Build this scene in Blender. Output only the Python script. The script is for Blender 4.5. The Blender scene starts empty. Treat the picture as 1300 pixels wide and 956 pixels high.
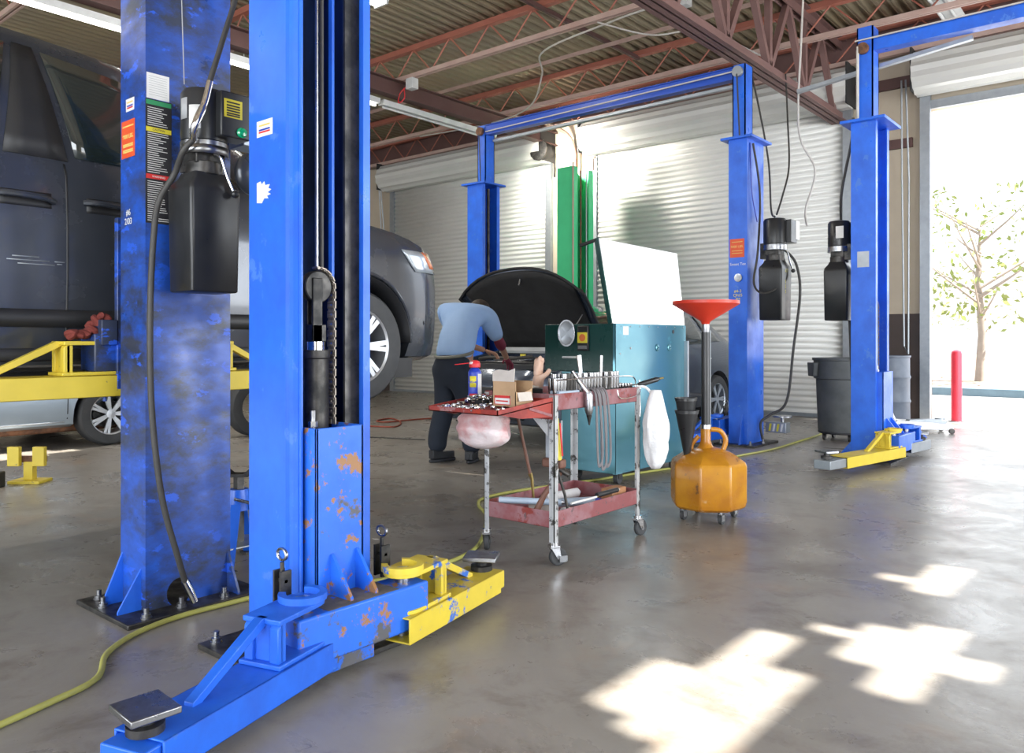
import bpy, bmesh, math, random
from mathutils import Vector, Matrix, noise
random.seed(7)
PI = math.pi
scn = bpy.context.scene
COL = scn.collection

# ------------------------------------------------------------------ materials
def mat(name, col, rough=.5, metal=0., col2=None, scale=6., amt=.5, bump=0., bscale=40., wear=None, wscale=3., wthr=.62, coat=0., alpha=None, trans=0., emit=None, estr=0., rvar=0., stretch=(1,1,1), wear2=None, w2thr=.66, w2scale=9., spec=None, wsoft=.04):
    m = bpy.data.materials.new(name); m.use_nodes = True
    nt = m.node_tree; N = nt.nodes; L = nt.links
    b = N['Principled BSDF']
    b.inputs['Base Color'].default_value = (*col, 1)
    b.inputs['Roughness'].default_value = rough
    b.inputs['Metallic'].default_value = metal
    if coat: b.inputs['Coat Weight'].default_value = coat; b.inputs['Coat Roughness'].default_value = .08
    if trans: b.inputs['Transmission Weight'].default_value = trans
    if alpha is not None: b.inputs['Alpha'].default_value = alpha
    if spec is not None: b.inputs['Specular IOR Level'].default_value = spec
    if emit: b.inputs['Emission Color'].default_value = (*emit, 1); b.inputs['Emission Strength'].default_value = estr
    tc = N.new('ShaderNodeTexCoord'); mp = N.new('ShaderNodeMapping'); L.new(tc.outputs['Object'], mp.inputs['Vector'])
    mp.inputs['Scale'].default_value = stretch
    def ns(sc, det=6, ro=.6):
        n = N.new('ShaderNodeTexNoise'); n.inputs['Scale'].default_value = sc; n.inputs['Detail'].default_value = det; n.inputs['Roughness'].default_value = ro
        L.new(mp.outputs['Vector'], n.inputs['Vector']); return n
    def ramp(src, lo, hi):
        r = N.new('ShaderNodeMapRange'); r.inputs['From Min'].default_value = lo; r.inputs['From Max'].default_value = hi
        L.new(src, r.inputs['Value']); return r.outputs['Result']
    def mix(fac, a, bb):
        x = N.new('ShaderNodeMix'); x.data_type = 'RGBA'; L.new(fac, x.inputs['Factor'])
        for s, v in ((x.inputs[6], a), (x.inputs[7], bb)):
            if isinstance(v, tuple): s.default_value = (*v, 1)
            else: L.new(v, s)
        return x.outputs[2]
    if col2 is None: col2 = tuple(c*.8 for c in col)
    n1 = ns(scale)
    c = mix(ramp(n1.outputs['Fac'], .5-.35*(1.1-amt), .5+.35*(1.1-amt)), col, col2)
    if wear:
        n2 = ns(wscale, 10, .7); c = mix(ramp(n2.outputs['Fac'], wthr, wthr+wsoft), c, wear)
    if wear2:
        n3 = ns(w2scale, 8, .65); c = mix(ramp(n3.outputs['Fac'], w2thr, w2thr+.03), c, wear2)
    L.new(c, b.inputs['Base Color'])
    if rvar:
        r = N.new('ShaderNodeMapRange'); L.new(n1.outputs['Fac'], r.inputs['Value'])
        r.inputs['From Min'].default_value = .3; r.inputs['From Max'].default_value = .7
        r.inputs['To Min'].default_value = max(.03, rough-rvar); r.inputs['To Max'].default_value = min(1, rough+rvar)
        L.new(r.outputs['Result'], b.inputs['Roughness'])
    if bump:
        nb = ns(bscale, 4); bp = N.new('ShaderNodeBump'); bp.inputs['Strength'].default_value = bump; bp.inputs['Distance'].default_value = .01
        L.new(nb.outputs['Fac'], bp.inputs['Height']); L.new(bp.outputs['Normal'], b.inputs['Normal'])
    return m

M = {}
M['blue'] = mat('blue_paint', (.02,.15,.76), .38, col2=(.014,.10,.56), scale=5, amt=.6, wear=(.05,.07,.12), wscale=4, wthr=.68, wsoft=.12, rvar=.12, stretch=(1,1,.8), wear2=(.05,.17,.62), w2thr=.62, w2scale=9)
M['blue_dull'] = mat('blue_paint_dirty', (.015,.09,.50), .4, col2=(.016,.06,.30), scale=4, amt=.8, wear=(.026,.036,.07), wscale=2.8, wthr=.43, wsoft=.16, rvar=.15, stretch=(1,1,1.8), wear2=(.02,.10,.60), w2thr=.60, w2scale=7)
M['blue_rust'] = mat('blue_paint_rusty', (.02,.15,.74), .42, col2=(.016,.12,.60), scale=6, amt=.6, wear=(.30,.15,.06), wscale=13, wthr=.56, rvar=.12, wear2=(.09,.09,.10), w2thr=.60, w2scale=5)
M['blue_beam'] = mat('blue_paint_beam', (.015,.08,.48), .35, col2=(.012,.06,.38), scale=2)
M['green'] = mat('green_paint', (.06,.60,.26), .45, col2=(.05,.52,.22), scale=3)
M['yellow'] = mat('yellow_paint', (.72,.55,.05), .45, col2=(.6,.46,.04), scale=5, wear=(.10,.10,.09), wscale=14, wthr=.64, wear2=(.03,.12,.5), w2thr=.72, w2scale=4)
M['yellow_blue'] = mat('yellow_over_blue', (.72,.56,.05), .42, col2=(.6,.46,.05), scale=6, wear=(.03,.14,.55), wscale=7, wthr=.56, wear2=(.2,.2,.2), w2thr=.66, w2scale=18)
M['steel'] = mat('bare_steel', (.42,.43,.45), .32, 1., col2=(.25,.25,.26), scale=14, amt=.7, rvar=.12)
M['chrome'] = mat('chrome', (.78,.79,.81), .14, 1., col2=(.6,.6,.62), scale=20)
M['dark_steel'] = mat('greasy_steel', (.075,.07,.065), .45, .6, col2=(.03,.03,.03), scale=14, amt=.8, rvar=.15)
M['rust'] = mat('rusty_steel', (.22,.10,.05), .7, .3, col2=(.10,.05,.03), scale=18, amt=.8)
M['chain'] = mat('chain_links', (.34,.30,.26), .4, .5, col2=(.18,.15,.12), scale=40)
M['inner_navy'] = mat('dark_navy_steel', (.012,.022,.05), .35, .2, col2=(.02,.045,.13), scale=5, amt=.9, stretch=(1,1,.3))  # near-black navy for the sheets inside the nearest column
M['dust'] = mat('grey_brown_dust', (.16,.14,.12), .9, col2=(.10,.095,.09), scale=18, amt=.9, wear=(.02,.14,.66), wscale=14, wthr=.62)
M['black'] = mat('black_plastic', (.014,.015,.017), .35, col2=(.02,.021,.023), scale=8, rvar=.08)
M['black_matte'] = mat('black_matte', (.02,.02,.021), .7, col2=(.03,.03,.03), scale=10)
M['hose'] = mat('black_hose', (.05,.048,.045), .55, col2=(.035,.033,.03), scale=20)
M['rubber'] = mat('tyre_rubber', (.035,.037,.04), .65, col2=(.05,.052,.055), scale=12, bump=.1)
M['alloy'] = mat('alloy_rim', (.62,.64,.67), .3, .7, col2=(.5,.52,.55), scale=10)
M['alloy_blue'] = mat('alloy_rim_grey', (.55,.62,.7), .3, .6, col2=(.45,.5,.58), scale=10)
M['van'] = mat('van_paint', (.045,.052,.066), .26, .35, col2=(.06,.066,.08), scale=3, coat=.5, rvar=.05)
M['car_dark'] = mat('dark_car_paint', (.055,.075,.11), .25, .4, col2=(.05,.066,.10), scale=3, coat=.8)
M['car_silver'] = mat('silver_blue_paint', (.36,.43,.50), .3, .4, col2=(.32,.39,.46), scale=3, coat=.5)
M['clad'] = mat('dark_cladding', (.012,.013,.015), .5, col2=(.02,.02,.022), scale=8)
M['glass'] = mat('tinted_glass', (.012,.018,.02), .06, col2=(.02,.03,.03), scale=1.5, coat=1.)
M['amber'] = mat('amber_lens', (.75,.22,.08), .2, col2=(.6,.15,.05), scale=9, coat=1)
M['lens'] = mat('clear_lens', (.55,.6,.65), .12, .3, col2=(.35,.4,.45), scale=9, coat=1)
M['hoodliner'] = mat('hood_liner', (.012,.012,.013), .8, col2=(.022,.022,.024), scale=6, bump=.3, bscale=20)
M['skin'] = mat('skin', (.45,.25,.17), .55, col2=(.4,.21,.14), scale=12)
M['hair'] = mat('dark_hair', (.03,.02,.015), .6, col2=(.05,.035,.025), scale=60, bump=.5, bscale=120)
M['shirt'] = mat('light_blue_shirt', (.36,.54,.86), .8, col2=(.32,.50,.82), scale=6, bump=.35, bscale=9)
M['pants'] = mat('navy_trousers', (.012,.018,.032), .85, col2=(.016,.024,.042), scale=6, bump=.4, bscale=9)
M['belt'] = mat('leather_belt', (.20,.20,.17), .5)
M['socket'] = mat('socket_chrome', (.46,.46,.47), .22, 1., col2=(.30,.30,.31), scale=30)
M['burgundy'] = mat('burgundy_glove', (.22,.02,.05), .7, col2=(.16,.015,.04), scale=20)
M['shoe'] = mat('black_shoe', (.02,.022,.028), .5)
M['teal'] = mat('teal_cabinet', (.10,.27,.33), .12, .45, col2=(.085,.235,.30), scale=2, amt=.7, wear=(.12,.35,.42), wscale=6, wthr=.64, rvar=.06)
M['dkgreen'] = mat('dark_green_cabinet', (.008,.045,.042), .3, col2=(.01,.055,.05), scale=3, rvar=.1)
M['white_panel'] = mat('white_lid', (.86,.87,.88), .35, col2=(.8,.81,.82), scale=3)
M['cart_red'] = mat('faded_red_paint', (.34,.04,.028), .5, col2=(.22,.022,.018), scale=6, amt=.9, wear=(.34,.16,.16), wscale=5, wthr=.60, rvar=.1, wear2=(.42,.035,.012), w2thr=.62, w2scale=4)
M['cart_faded'] = mat('scuffed_pink_red_paint', (.25,.075,.08), .45, col2=(.30,.15,.165), scale=7, amt=.9, wear=(.22,.03,.022), wscale=6, wthr=.56, wear2=(.13,.08,.085), w2thr=.60, w2scale=20)
M['cart_white'] = mat('chipped_white_paint', (.55,.56,.57), .4, .3, col2=(.38,.39,.40), scale=8, wear=(.07,.065,.06), wscale=16, wthr=.56)
M['amber_plastic'] = mat('amber_poly_tank', (.50,.225,.014), .25, col2=(.38,.145,.010), scale=5, amt=.8, wear=(.12,.055,.02), wscale=7, wthr=.61, wear2=(.50,.33,.20), w2thr=.64, w2scale=3, rvar=.1)
M['funnel_red'] = mat('red_funnel', (.62,.045,.02), .4, col2=(.5,.03,.015), scale=5, wear=(.3,.03,.02), wscale=6)
M['cardboard'] = mat('cardboard', (.50,.33,.19), .85, col2=(.42,.27,.15), scale=8)
M['cardwhite'] = mat('card_white_flap', (.62,.57,.52), .85, col2=(.5,.45,.4), scale=12)
M['red_label'] = mat('red_label', (.65,.03,.03), .5)
M['white'] = mat('white_label', (.75,.75,.74), .5, col2=(.68,.68,.66), scale=20)
M['ink'] = mat('dark_ink', (.02,.02,.025), .6)
M['grey_print'] = mat('grey_print', (.38,.39,.4), .6)
M['orange_label'] = mat('orange_label', (.72,.10,.03), .5, col2=(.65,.08,.02), scale=10)
M['gold_print'] = mat('yellow_print', (.75,.55,.15), .5)
M['yellow_label'] = mat('yellow_label', (.75,.65,.05), .5)
M['green_label'] = mat('green_label', (.04,.32,.13), .5)
M['green_button'] = mat('green_button', (.0,.42,.18), .25, coat=1)
M['can_blue'] = mat('can_blue', (.02,.05,.42), .3, col2=(.02,.04,.36), scale=9)
M['can_red'] = mat('can_red', (.65,.03,.04), .4)
M['bag_white'] = mat('white_plastic_bag', (.82,.82,.83), .45, col2=(.75,.75,.77), scale=6, bump=.8, bscale=22)
M['bag_pink'] = mat('pink_filled_bag', (.66,.36,.36), .4, col2=(.72,.62,.62), scale=7, amt=.9, bump=.8, bscale=20)
M['wood'] = mat('wood_block', (.45,.22,.10), .7, col2=(.36,.16,.07), scale=6, stretch=(1,6,6))
M['handle'] = mat('worn_brown_handle', (.20,.09,.06), .55, col2=(.13,.06,.04), scale=12)
M['brass'] = mat('brass', (.55,.42,.16), .35, .9)
M['tube_grey'] = mat('blue_grey_tube', (.42,.50,.60), .4, col2=(.35,.43,.53), scale=8)
M['strap'] = mat('grey_strap', (.13,.12,.13), .6, col2=(.18,.17,.18), scale=12)
M['glove_tan'] = mat('tan_glove', (.60,.36,.25), .85, col2=(.68,.50,.40), scale=14, amt=.8)
M['rag_red'] = mat('red_rag', (.13,.022,.018), .9, col2=(.19,.035,.025), scale=14, bump=.6, bscale=30)
M['hose_yellow'] = mat('yellow_green_hose', (.42,.42,.10), .5, col2=(.36,.35,.09), scale=14)
M['hose_red'] = mat('red_hose', (.32,.07,.04), .6)
M['trash'] = mat('dark_grey_bin', (.055,.06,.06), .6, col2=(.085,.09,.09), scale=5, amt=.7)
M['barrel'] = mat('grey_blue_drum', (.09,.11,.15), .5, col2=(.13,.155,.20), scale=3, amt=.8)
M['bollard'] = mat('red_bollard', (.75,.03,.06), .4)
M['trunk'] = mat('tree_bark', (.35,.30,.26), .9)
M['leaf'] = mat('pale_leaves', (.20,.27,.07), .8, col2=(.30,.34,.12), scale=3)
M['girder'] = mat('brown_girder', (.14,.075,.07), .6, col2=(.18,.10,.09), scale=3)
M['girder_dark'] = mat('maroon_girder', (.085,.04,.035), .6, col2=(.11,.055,.05), scale=3)
M['joist'] = mat('red_oxide_joist', (.42,.15,.10), .6, col2=(.36,.12,.085), scale=3)
M['joist_light'] = mat('pale_joist', (.50,.37,.32), .6, col2=(.42,.27,.23), scale=3)
M['fixture'] = mat('fixture_white', (.62,.63,.63), .5)
M['tube'] = mat('fluorescent_tube', (.9,.9,.85), .5, emit=(1,.97,.88), estr=9.)
M['slat'] = mat('door_slats', (.66,.66,.63), .42, .1, col2=(.60,.60,.575), scale=1.2, amt=.5, rvar=.06)
M['wall'] = mat('beige_block_wall', (.52,.45,.35), .8, col2=(.46,.39,.30), scale=2, bump=.1, bscale=30)
M['wall_dark'] = mat('dark_dado', (.055,.04,.035), .6, col2=(.07,.05,.045), scale=4)
M['galv'] = mat('galvanised_guide', (.38,.41,.44), .4, .6, col2=(.30,.33,.36), scale=10)
M['cord'] = mat('white_cord', (.55,.52,.48), .6)
M['conduit'] = mat('conduit', (.42,.30,.24), .5, .4)
M['asphalt'] = mat('outdoor_paving', (.34,.35,.36), .8, col2=(.29,.30,.31), scale=1)
M['verge'] = mat('pale_verge', (.30,.23,.20), .95, col2=(.22,.18,.15), scale=12, amt=.8)
M['kerb'] = mat('blue_grey_kerb', (.16,.24,.30), .8)
M['tank_print'] = mat('yellow_scrawl', (.6,.55,.1), .6)

# corrugated roof deck: two-tone zinc / tan staining along the flutes
def deck_mat():
    m = bpy.data.materials.new('roof_deck'); m.use_nodes = True; nt = m.node_tree; N = nt.nodes; L = nt.links
    b = N['Principled BSDF']; b.inputs['Roughness'].default_value = .6; b.inputs['Metallic'].default_value = .1
    tc = N.new('ShaderNodeTexCoord'); n = N.new('ShaderNodeTexNoise'); n.inputs['Scale'].default_value = .5; n.inputs['Detail'].default_value = 6
    L.new(tc.outputs['Object'], n.inputs['Vector'])
    r = N.new('ShaderNodeValToRGB'); r.color_ramp.elements[0].position = .35; r.color_ramp.elements[0].color = (.40,.33,.21,1)
    r.color_ramp.elements[1].position = .7; r.color_ramp.elements[1].color = (.29,.25,.19,1)
    L.new(n.outputs['Fac'], r.inputs['Fac']); L.new(r.outputs['Color'], b.inputs['Base Color'])
    return m
M['deck'] = deck_mat()

def floor_mat():
    m = bpy.data.materials.new('polished_concrete'); m.use_nodes = True; nt = m.node_tree; N = nt.nodes; L = nt.links
    b = N['Principled BSDF']; tc = N.new('ShaderNodeTexCoord')
    def ns(sc, det=8, ro=.6, dist=0.):
        n = N.new('ShaderNodeTexNoise'); n.inputs['Scale'].default_value = sc; n.inputs['Detail'].default_value = det; n.inputs['Roughness'].default_value = ro; n.inputs['Distortion'].default_value = dist
        L.new(tc.outputs['Object'], n.inputs['Vector']); return n.outputs['Fac']
    def ramp(src, pts):
        r = N.new('ShaderNodeValToRGB'); e = r.color_ramp.elements
        while len(e) < len(pts): e.new(.5)
        for q, (p, c) in zip(e, pts): q.position = p; q.color = (*c, 1)
        L.new(src, r.inputs['Fac']); return r.outputs['Color']
    def mixc(f, a, bb, mode='MIX'):
        x = N.new('ShaderNodeMix'); x.data_type = 'RGBA'; x.blend_type = mode
        if isinstance(f, float): x.inputs['Factor'].default_value = f
        else: L.new(f, x.inputs['Factor'])
        for s, v in ((x.inputs[6], a), (x.inputs[7], bb)):
            if isinstance(v, tuple): s.default_value = (*v, 1)
            else: L.new(v, s)
        return x.outputs[2]
    def mr(src, lo, hi, a=0., c=1.):
        r = N.new('ShaderNodeMapRange'); L.new(src, r.inputs['Value'])
        for k, v in (('From Min', lo), ('From Max', hi), ('To Min', a), ('To Max', c)): r.inputs[k].default_value = v
        return r.outputs['Result']
    base = ramp(ns(.7, 10, .65, .6), [(.3, (.165,.145,.125)), (.5, (.25,.232,.208)), (.72, (.32,.305,.28))])
    base = mixc(mr(ns(4., 10, .7, .4), .5, .75), base, (.145,.12,.10))
    base = mixc(mr(ns(2.1, 6, .6), .60, .72, 0., .45), base, (.32,.22,.145))
    base = mixc(mr(ns(9., 12, .75, 1.2), .66, .70, 0., .7), base, (.06,.05,.045))
    base = mixc(mr(ns(16., 6, .7, .3), .70, .73, 0., .8), base, (.04,.035,.03))
    L.new(base, b.inputs['Base Color'])
    L.new(mr(ns(3.0, 8, .7, .5), .3, .7, .20, .44), b.inputs['Roughness'])
    bp = N.new('ShaderNodeBump'); bp.inputs['Strength'].default_value = .12; bp.inputs['Distance'].default_value = .01
    L.new(ns(14., 8, .6), bp.inputs['Height']); L.new(bp.outputs['Normal'], b.inputs['Normal'])
    b.inputs['Specular IOR Level'].default_value = .42
    return m
M['floor'] = floor_mat()

# ------------------------------------------------------------------ helpers
def V(*a): return Vector(a)
class MB:
    def __init__(s): s.bm = bmesh.new()
    def face(s, vs):
        try: return s.bm.faces.new(vs)
        except ValueError: return None
    def box(s, x0, y0, z0, x1, y1, z1, mtx=None):
        if x0 > x1: x0, x1 = x1, x0
        if y0 > y1: y0, y1 = y1, y0
        if z0 > z1: z0, z1 = z1, z0
        P = [V(x, y, z) for z in (z0, z1) for y in (y0, y1) for x in (x0, x1)]
        if mtx: P = [mtx @ p for p in P]
        v = [s.bm.verts.new(p) for p in P]
        for f in ((0,2,3,1),(4,5,7,6),(0,1,5,4),(2,6,7,3),(0,4,6,2),(1,3,7,5)): s.face([v[i] for i in f])
        return s
    def bar(s, p0, p1, w, h, up=V(0,0,1)):
        p0 = Vector(p0); p1 = Vector(p1); d = (p1-p0); L = d.length; d.normalize()
        sd = d.cross(up)
        if sd.length < 1e-4: sd = d.cross(V(1,0,0))
        sd.normalize(); u = sd.cross(d)
        v = []
        for q in (p0, p1):
            for a, b in ((-1,-1),(1,-1),(1,1),(-1,1)): v.append(s.bm.verts.new(q + sd*(a*w/2) + u*(b*h/2)))
        for f in ((3,2,1,0),(4,5,6,7),(0,1,5,4),(1,2,6,5),(2,3,7,6),(3,0,4,7)): s.face([v[i] for i in f])
        return s
    def tube(s, pts, r, seg=10, caps=True):
        pts = [Vector(p) for p in pts]; n = len(pts)
        rs = r if isinstance(r, (list, tuple)) else [r]*n
        rings = []; prev = None
        for i, p in enumerate(pts):
            t = (pts[min(i+1, n-1)] - pts[max(i-1, 0)])
            if t.length < 1e-9: t = V(0,0,1)
            t.normalize()
            if prev is None:
                a = V(0,0,1) if abs(t.z) < .9 else V(1,0,0)
                nr = t.cross(a).normalized()
            else:
                nr = prev - t*prev.dot(t)
                if nr.length < 1e-6: nr = t.cross(V(1,0,0))
                nr.normalize()
            prev = nr; bn = t.cross(nr)
            rings.append([s.bm.verts.new(p + (nr*math.cos(2*PI*k/seg) + bn*math.sin(2*PI*k/seg))*rs[i]) for k in range(seg)])
        for a, b in zip(rings, rings[1:]):
            for k in range(seg): s.face((a[k], a[(k+1)%seg], b[(k+1)%seg], b[k]))
        if caps: s.face(rings[0][::-1]); s.face(rings[-1])
        return s
    def cyl(s, p0, p1, r, seg=20, r1=None): return s.tube([p0, p1], [r, r if r1 is None else r1], seg)
    def lathe(s, prof, c=(0,0,0), seg=32, axis='z', close=False, sx=1., sy=1.):
        c = Vector(c); rings = []
        for r, h in prof:
            ring = []
            for k in range(seg):
                a = 2*PI*k/seg; u, v = r*math.cos(a)*sx, r*math.sin(a)*sy
                q = V(u, v, h) if axis == 'z' else (V(h, u, v) if axis == 'x' else V(v, h, u))
                ring.append(s.bm.verts.new(c+q))
            rings.append(ring)
        pr = list(zip(rings, rings[1:]))
        if close: pr.append((rings[-1], rings[0]))
        for a, b in pr:
            for k in range(seg): s.face((a[k], a[(k+1)%seg], b[(k+1)%seg], b[k]))
        if not close:
            if prof[0][0] > 1e-5: s.face(rings[0][::-1])
            if prof[-1][0] > 1e-5: s.face(rings[-1])
        return s
    def prism(s, poly, a, b, axis='z'):
        def q(u, v, h): return {'z': V(u,v,h), 'x': V(h,u,v), 'y': V(u,h,v)}[axis]
        A = [s.bm.verts.new(q(u, v, a)) for u, v in poly]; B = [s.bm.verts.new(q(u, v, b)) for u, v in poly]
        n = len(poly)
        for k in range(n): s.face((A[k], A[(k+1)%n], B[(k+1)%n], B[k]))
        s.face(A[::-1]); s.face(B); return s
    def quadsheet(s, rows):
        R_ = [[s.bm.verts.new(Vector(p)) for p in row] for row in rows]
        for a, b in zip(R_, R_[1:]):
            for k in range(len(a)-1): s.face((a[k], a[k+1], b[k+1], b[k]))
        return s
    def sphere(s, c, r, sc=(1,1,1), seg=16):
        m = Matrix.Translation(Vector(c)) @ Matrix.Diagonal((sc[0], sc[1], sc[2], 1))
        bmesh.ops.create_uvsphere(s.bm, u_segments=seg, v_segments=max(6, seg*2//3), radius=r, matrix=m); return s
    def xf(s, m):
        for v in s.bm.verts: v.co = m @ v.co
        return s

def wloc(o):
    l = Vector((0,0,0))
    while o: l = l + o.location; o = o.parent
    return l
def tag(o, label=None, cat=None, group=None, kind=None):
    if label: o['label'] = label
    if cat: o['category'] = cat
    if group: o['group'] = group
    if kind: o['kind'] = kind
    return o
def thing(name, label, cat, loc=(0,0,0), group=None):
    o = bpy.data.objects.new(name, None); COL.objects.link(o); o.location = loc; o.empty_display_size = .1
    return tag(o, label, cat, group)
def build(mb, name, m, parent=None, bevel=0., solid=0., label=None, sub=0, ang=38, recalc=True, local=False):
    bm = mb.bm
    if recalc: bmesh.ops.recalc_face_normals(bm, faces=bm.faces[:])
    if parent is None:
        xs = [v.co for v in bm.verts]
        mn = Vector((min(v[i] for v in xs) for i in range(3))); mx = Vector((max(v[i] for v in xs) for i in range(3)))
        off = V((mn.x+mx.x)/2, (mn.y+mx.y)/2, mn.z)
    else: off = wloc(parent)
    if not local:
        for v in bm.verts: v.co -= off
    cs = math.cos(math.radians(ang))
    for f in bm.faces: f.smooth = True
    for e in bm.edges:
        if len(e.link_faces) == 2 and e.link_faces[0].normal.dot(e.link_faces[1].normal) < cs: e.smooth = False
    me = bpy.data.meshes.new(name); bm.to_mesh(me); bm.free()
    o = bpy.data.objects.new(name, me); COL.objects.link(o)
    if parent is None: 
        if not local: o.location = off
    else: o.parent = parent
    me.materials.append(M[m] if isinstance(m, str) else m)
    if solid:
        md = o.modifiers.new('s', 'SOLIDIFY'); md.thickness = solid; md.offset = 0
    if bevel:
        md = o.modifiers.new('b', 'BEVEL'); md.width = bevel; md.segments = 2; md.limit_method = 'ANGLE'; md.angle_limit = math.radians(40)
    if sub:
        md = o.modifiers.new('u', 'SUBSURF'); md.levels = sub; md.render_levels = sub
    if label: o['label'] = label
    return o
def struct(mb, name, m, **k):
    o = build(mb, name, m, **k); o['kind'] = 'structure'; return o
def text_mesh(txt, size, mtx, name, m, parent, label=None, depth=.0004, align='CENTER', bold=0.):
    cu = bpy.data.curves.new('t', 'FONT'); cu.body = txt; cu.size = size; cu.align_x = align; cu.align_y = 'CENTER'; cu.extrude = depth; cu.offset = bold
    ob = bpy.data.objects.new('t', cu); COL.objects.link(ob)
    bpy.context.view_layer.update()
    me = bpy.data.meshes.new_from_object(ob.evaluated_get(bpy.context.evaluated_depsgraph_get()))
    bpy.data.objects.remove(ob); bpy.data.curves.remove(cu)
    bm = bmesh.new(); bm.from_mesh(me); bpy.data.meshes.remove(me)
    mb = MB(); mb.bm.free(); mb.bm = bm; mb.xf(mtx)
    return build(mb, name, m, parent, recalc=False)
# frames for writing: on a face looking -Y (reads along +X) and on a face looking +X (reads along +Y)
def onY(x, y, z): return Matrix.Translation((x, y, z)) @ Matrix.Rotation(PI/2, 4, 'X')
def onX(x, y, z): return Matrix.Translation((x, y, z)) @ Matrix.Rotation(PI/2, 4, 'Z') @ Matrix.Rotation(PI/2, 4, 'X')
def bool_cut(o, cutters):
    me0 = o.data
    for cm in cutters:
        bmesh.ops.recalc_face_normals(cm.bm, faces=cm.bm.faces[:])
        me = bpy.data.meshes.new('c'); cm.bm.to_mesh(me); cm.bm.free()
        c = bpy.data.objects.new('c', me); COL.objects.link(c); c.location = wloc(o)*-1 + wloc(o)
        md = o.modifiers.new('x', 'BOOLEAN'); md.operation = 'DIFFERENCE'; md.solver = 'EXACT'; md.object = c
        bpy.context.view_layer.update()
        new = bpy.data.meshes.new_from_object(o.evaluated_get(bpy.context.evaluated_depsgraph_get()))
        o.modifiers.remove(md); o.data = new
        bpy.data.objects.remove(c)
    bm = bmesh.new(); bm.from_mesh(o.data)
    cs = math.cos(math.radians(32))
    for f in bm.faces: f.smooth = True
    for e in bm.edges: e.smooth = not (len(e.link_faces) == 2 and e.link_faces[0].normal.dot(e.link_faces[1].normal) < cs)
    bm.to_mesh(o.data); bm.free()
def spline(pts, n=8):
    pts = [Vector(p) for p in pts]; out = []
    for i in range(len(pts)-1):
        p0 = pts[max(i-1, 0)]; p1 = pts[i]; p2 = pts[i+1]; p3 = pts[min(i+2, len(pts)-1)]
        for k in range(n):
            t = k/n
            out.append(.5*((2*p1) + (p2-p0)*t + (2*p0-5*p1+4*p2-p3)*t*t + (3*p1-p0-3*p2+p3)*t**3))
    out.append(pts[-1]); return out
def copy_tree(o, parent=None):
    c = o.copy(); COL.objects.link(c); c.parent = parent
    for ch in o.children: copy_tree(ch, c)
    return c
# ------------------------------------------------------------------ the building
WY = 11.4                       # inner face of the roller-door wall
XL, XR, YF = -17.0, 6.2, -5.0   # left wall, right wall, front wall
RZ = 5.25
struct(MB().box(XL, YF, -.2, XR, WY+.3, 0), 'floor', 'floor')
DOORS = [(-12.87, -8.68), (-7.70, -3.51), (-2.54, 1.65)]
DH = 4.12
w = MB()
xs = [XL] + [v for d in DOORS for v in d] + [XR]
for i in range(0, len(xs), 2): w.box(xs[i], WY, 1.43, xs[i+1], WY+.3, 5.35)
for a, b in DOORS: w.box(a, WY, DH, b, WY+.3, 5.35)
struct(w, 'wall_back', 'wall')
w = MB()
for i in range(0, len(xs), 2): w.box(xs[i], WY, 0, xs[i+1], WY+.3, 1.43)
struct(w, 'trim_1', 'wall_dark')
# left wall, right wall and camera-side wall with their open bays
struct(MB().box(XL-.25, YF, 0, XL, WY+.3, 5.35), 'wall_left', 'wall')
w = MB()
w.box(XR, YF, 0, XR+.25, -1.5, 5.35); w.box(XR, 3.2, 0, XR+.25, 4.6, 5.35); w.box(XR, 9.6, 0, XR+.25, WY+.3, 5.35)
w.box(XR, -1.5, 4.2, XR+.25, 3.2, 5.35); w.box(XR, 4.6, 4.2, XR+.25, 9.6, 5.35)
struct(w, 'wall_right', 'wall')
w = MB()
fx = [XL, -16.0, -11.6, -10.8, -6.4, -5.6, -1.2, -.4, 4.0, XR+.25]
for i in range(0, len(fx), 2): w.box(fx[i], YF-.3, 0, fx[i+1], YF, 5.35)
for i in range(1, len(fx)-1, 2): w.box(fx[i], YF-.3, DH, fx[i+1], YF, 5.35)
struct(w, 'wall_front', 'wall')

# the sun, and unseen roof openings added to shape its light patches
SE, SA = math.radians(50), math.radians(-12)
SUN = V(-math.cos(SE)*math.cos(SA), math.cos(SE)*math.sin(SA), -math.sin(SE))
def up_to_roof(p):
    p = Vector(p); t = (RZ-p.z)/(-SUN.z); q = p - SUN*t; return (q.x, q.y)
HOLES = [
    [up_to_roof(p) for p in ((-1.36,2.02,0), (-1.17,2.95,0), (-.95,2.50,0), (-.98,1.8,0))],
    [up_to_roof(p) for p in ((-1.02,3.05,0), (-.58,3.42,0), (-.52,2.95,0), (-.62,2.5,0))],
    [up_to_roof(p) for p in ((-1.02,3.87,0), (-.80,4.32,0), (-.70,4.2,0), (-.80,3.72,0))],
    [up_to_roof(p) for p in ((-3.3,4.95,1.62), (-3.3,6.10,1.64), (-3.2,6.1,1.26), (-3.2,4.97,1.24))],
    [up_to_roof(p) for p in ((-8.47,2.2,0), (-8.52,3.0,0), (-8.25,3.35,0), (-8.09,2.3,0))],
]
def cuts(x):
    r = []
    for poly in HOLES:
        ys = []
        for k in range(len(poly)):
            (x0, y0), (x1, y1) = poly[k], poly[(k+1) % len(poly)]
            if (x0-x)*(x1-x) < 0: ys.append(y0+(y1-y0)*(x-x0)/(x1-x0))
        if len(ys) >= 2: r.append((min(ys), max(ys)))
    r.sort(); out = []
    for a, b in r:
        if out and a <= out[-1][1]: out[-1] = (out[-1][0], max(b, out[-1][1]))
        else: out.append((a, b))
    return out
dk = MB(); pitch = .15; x = XL-.3
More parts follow.
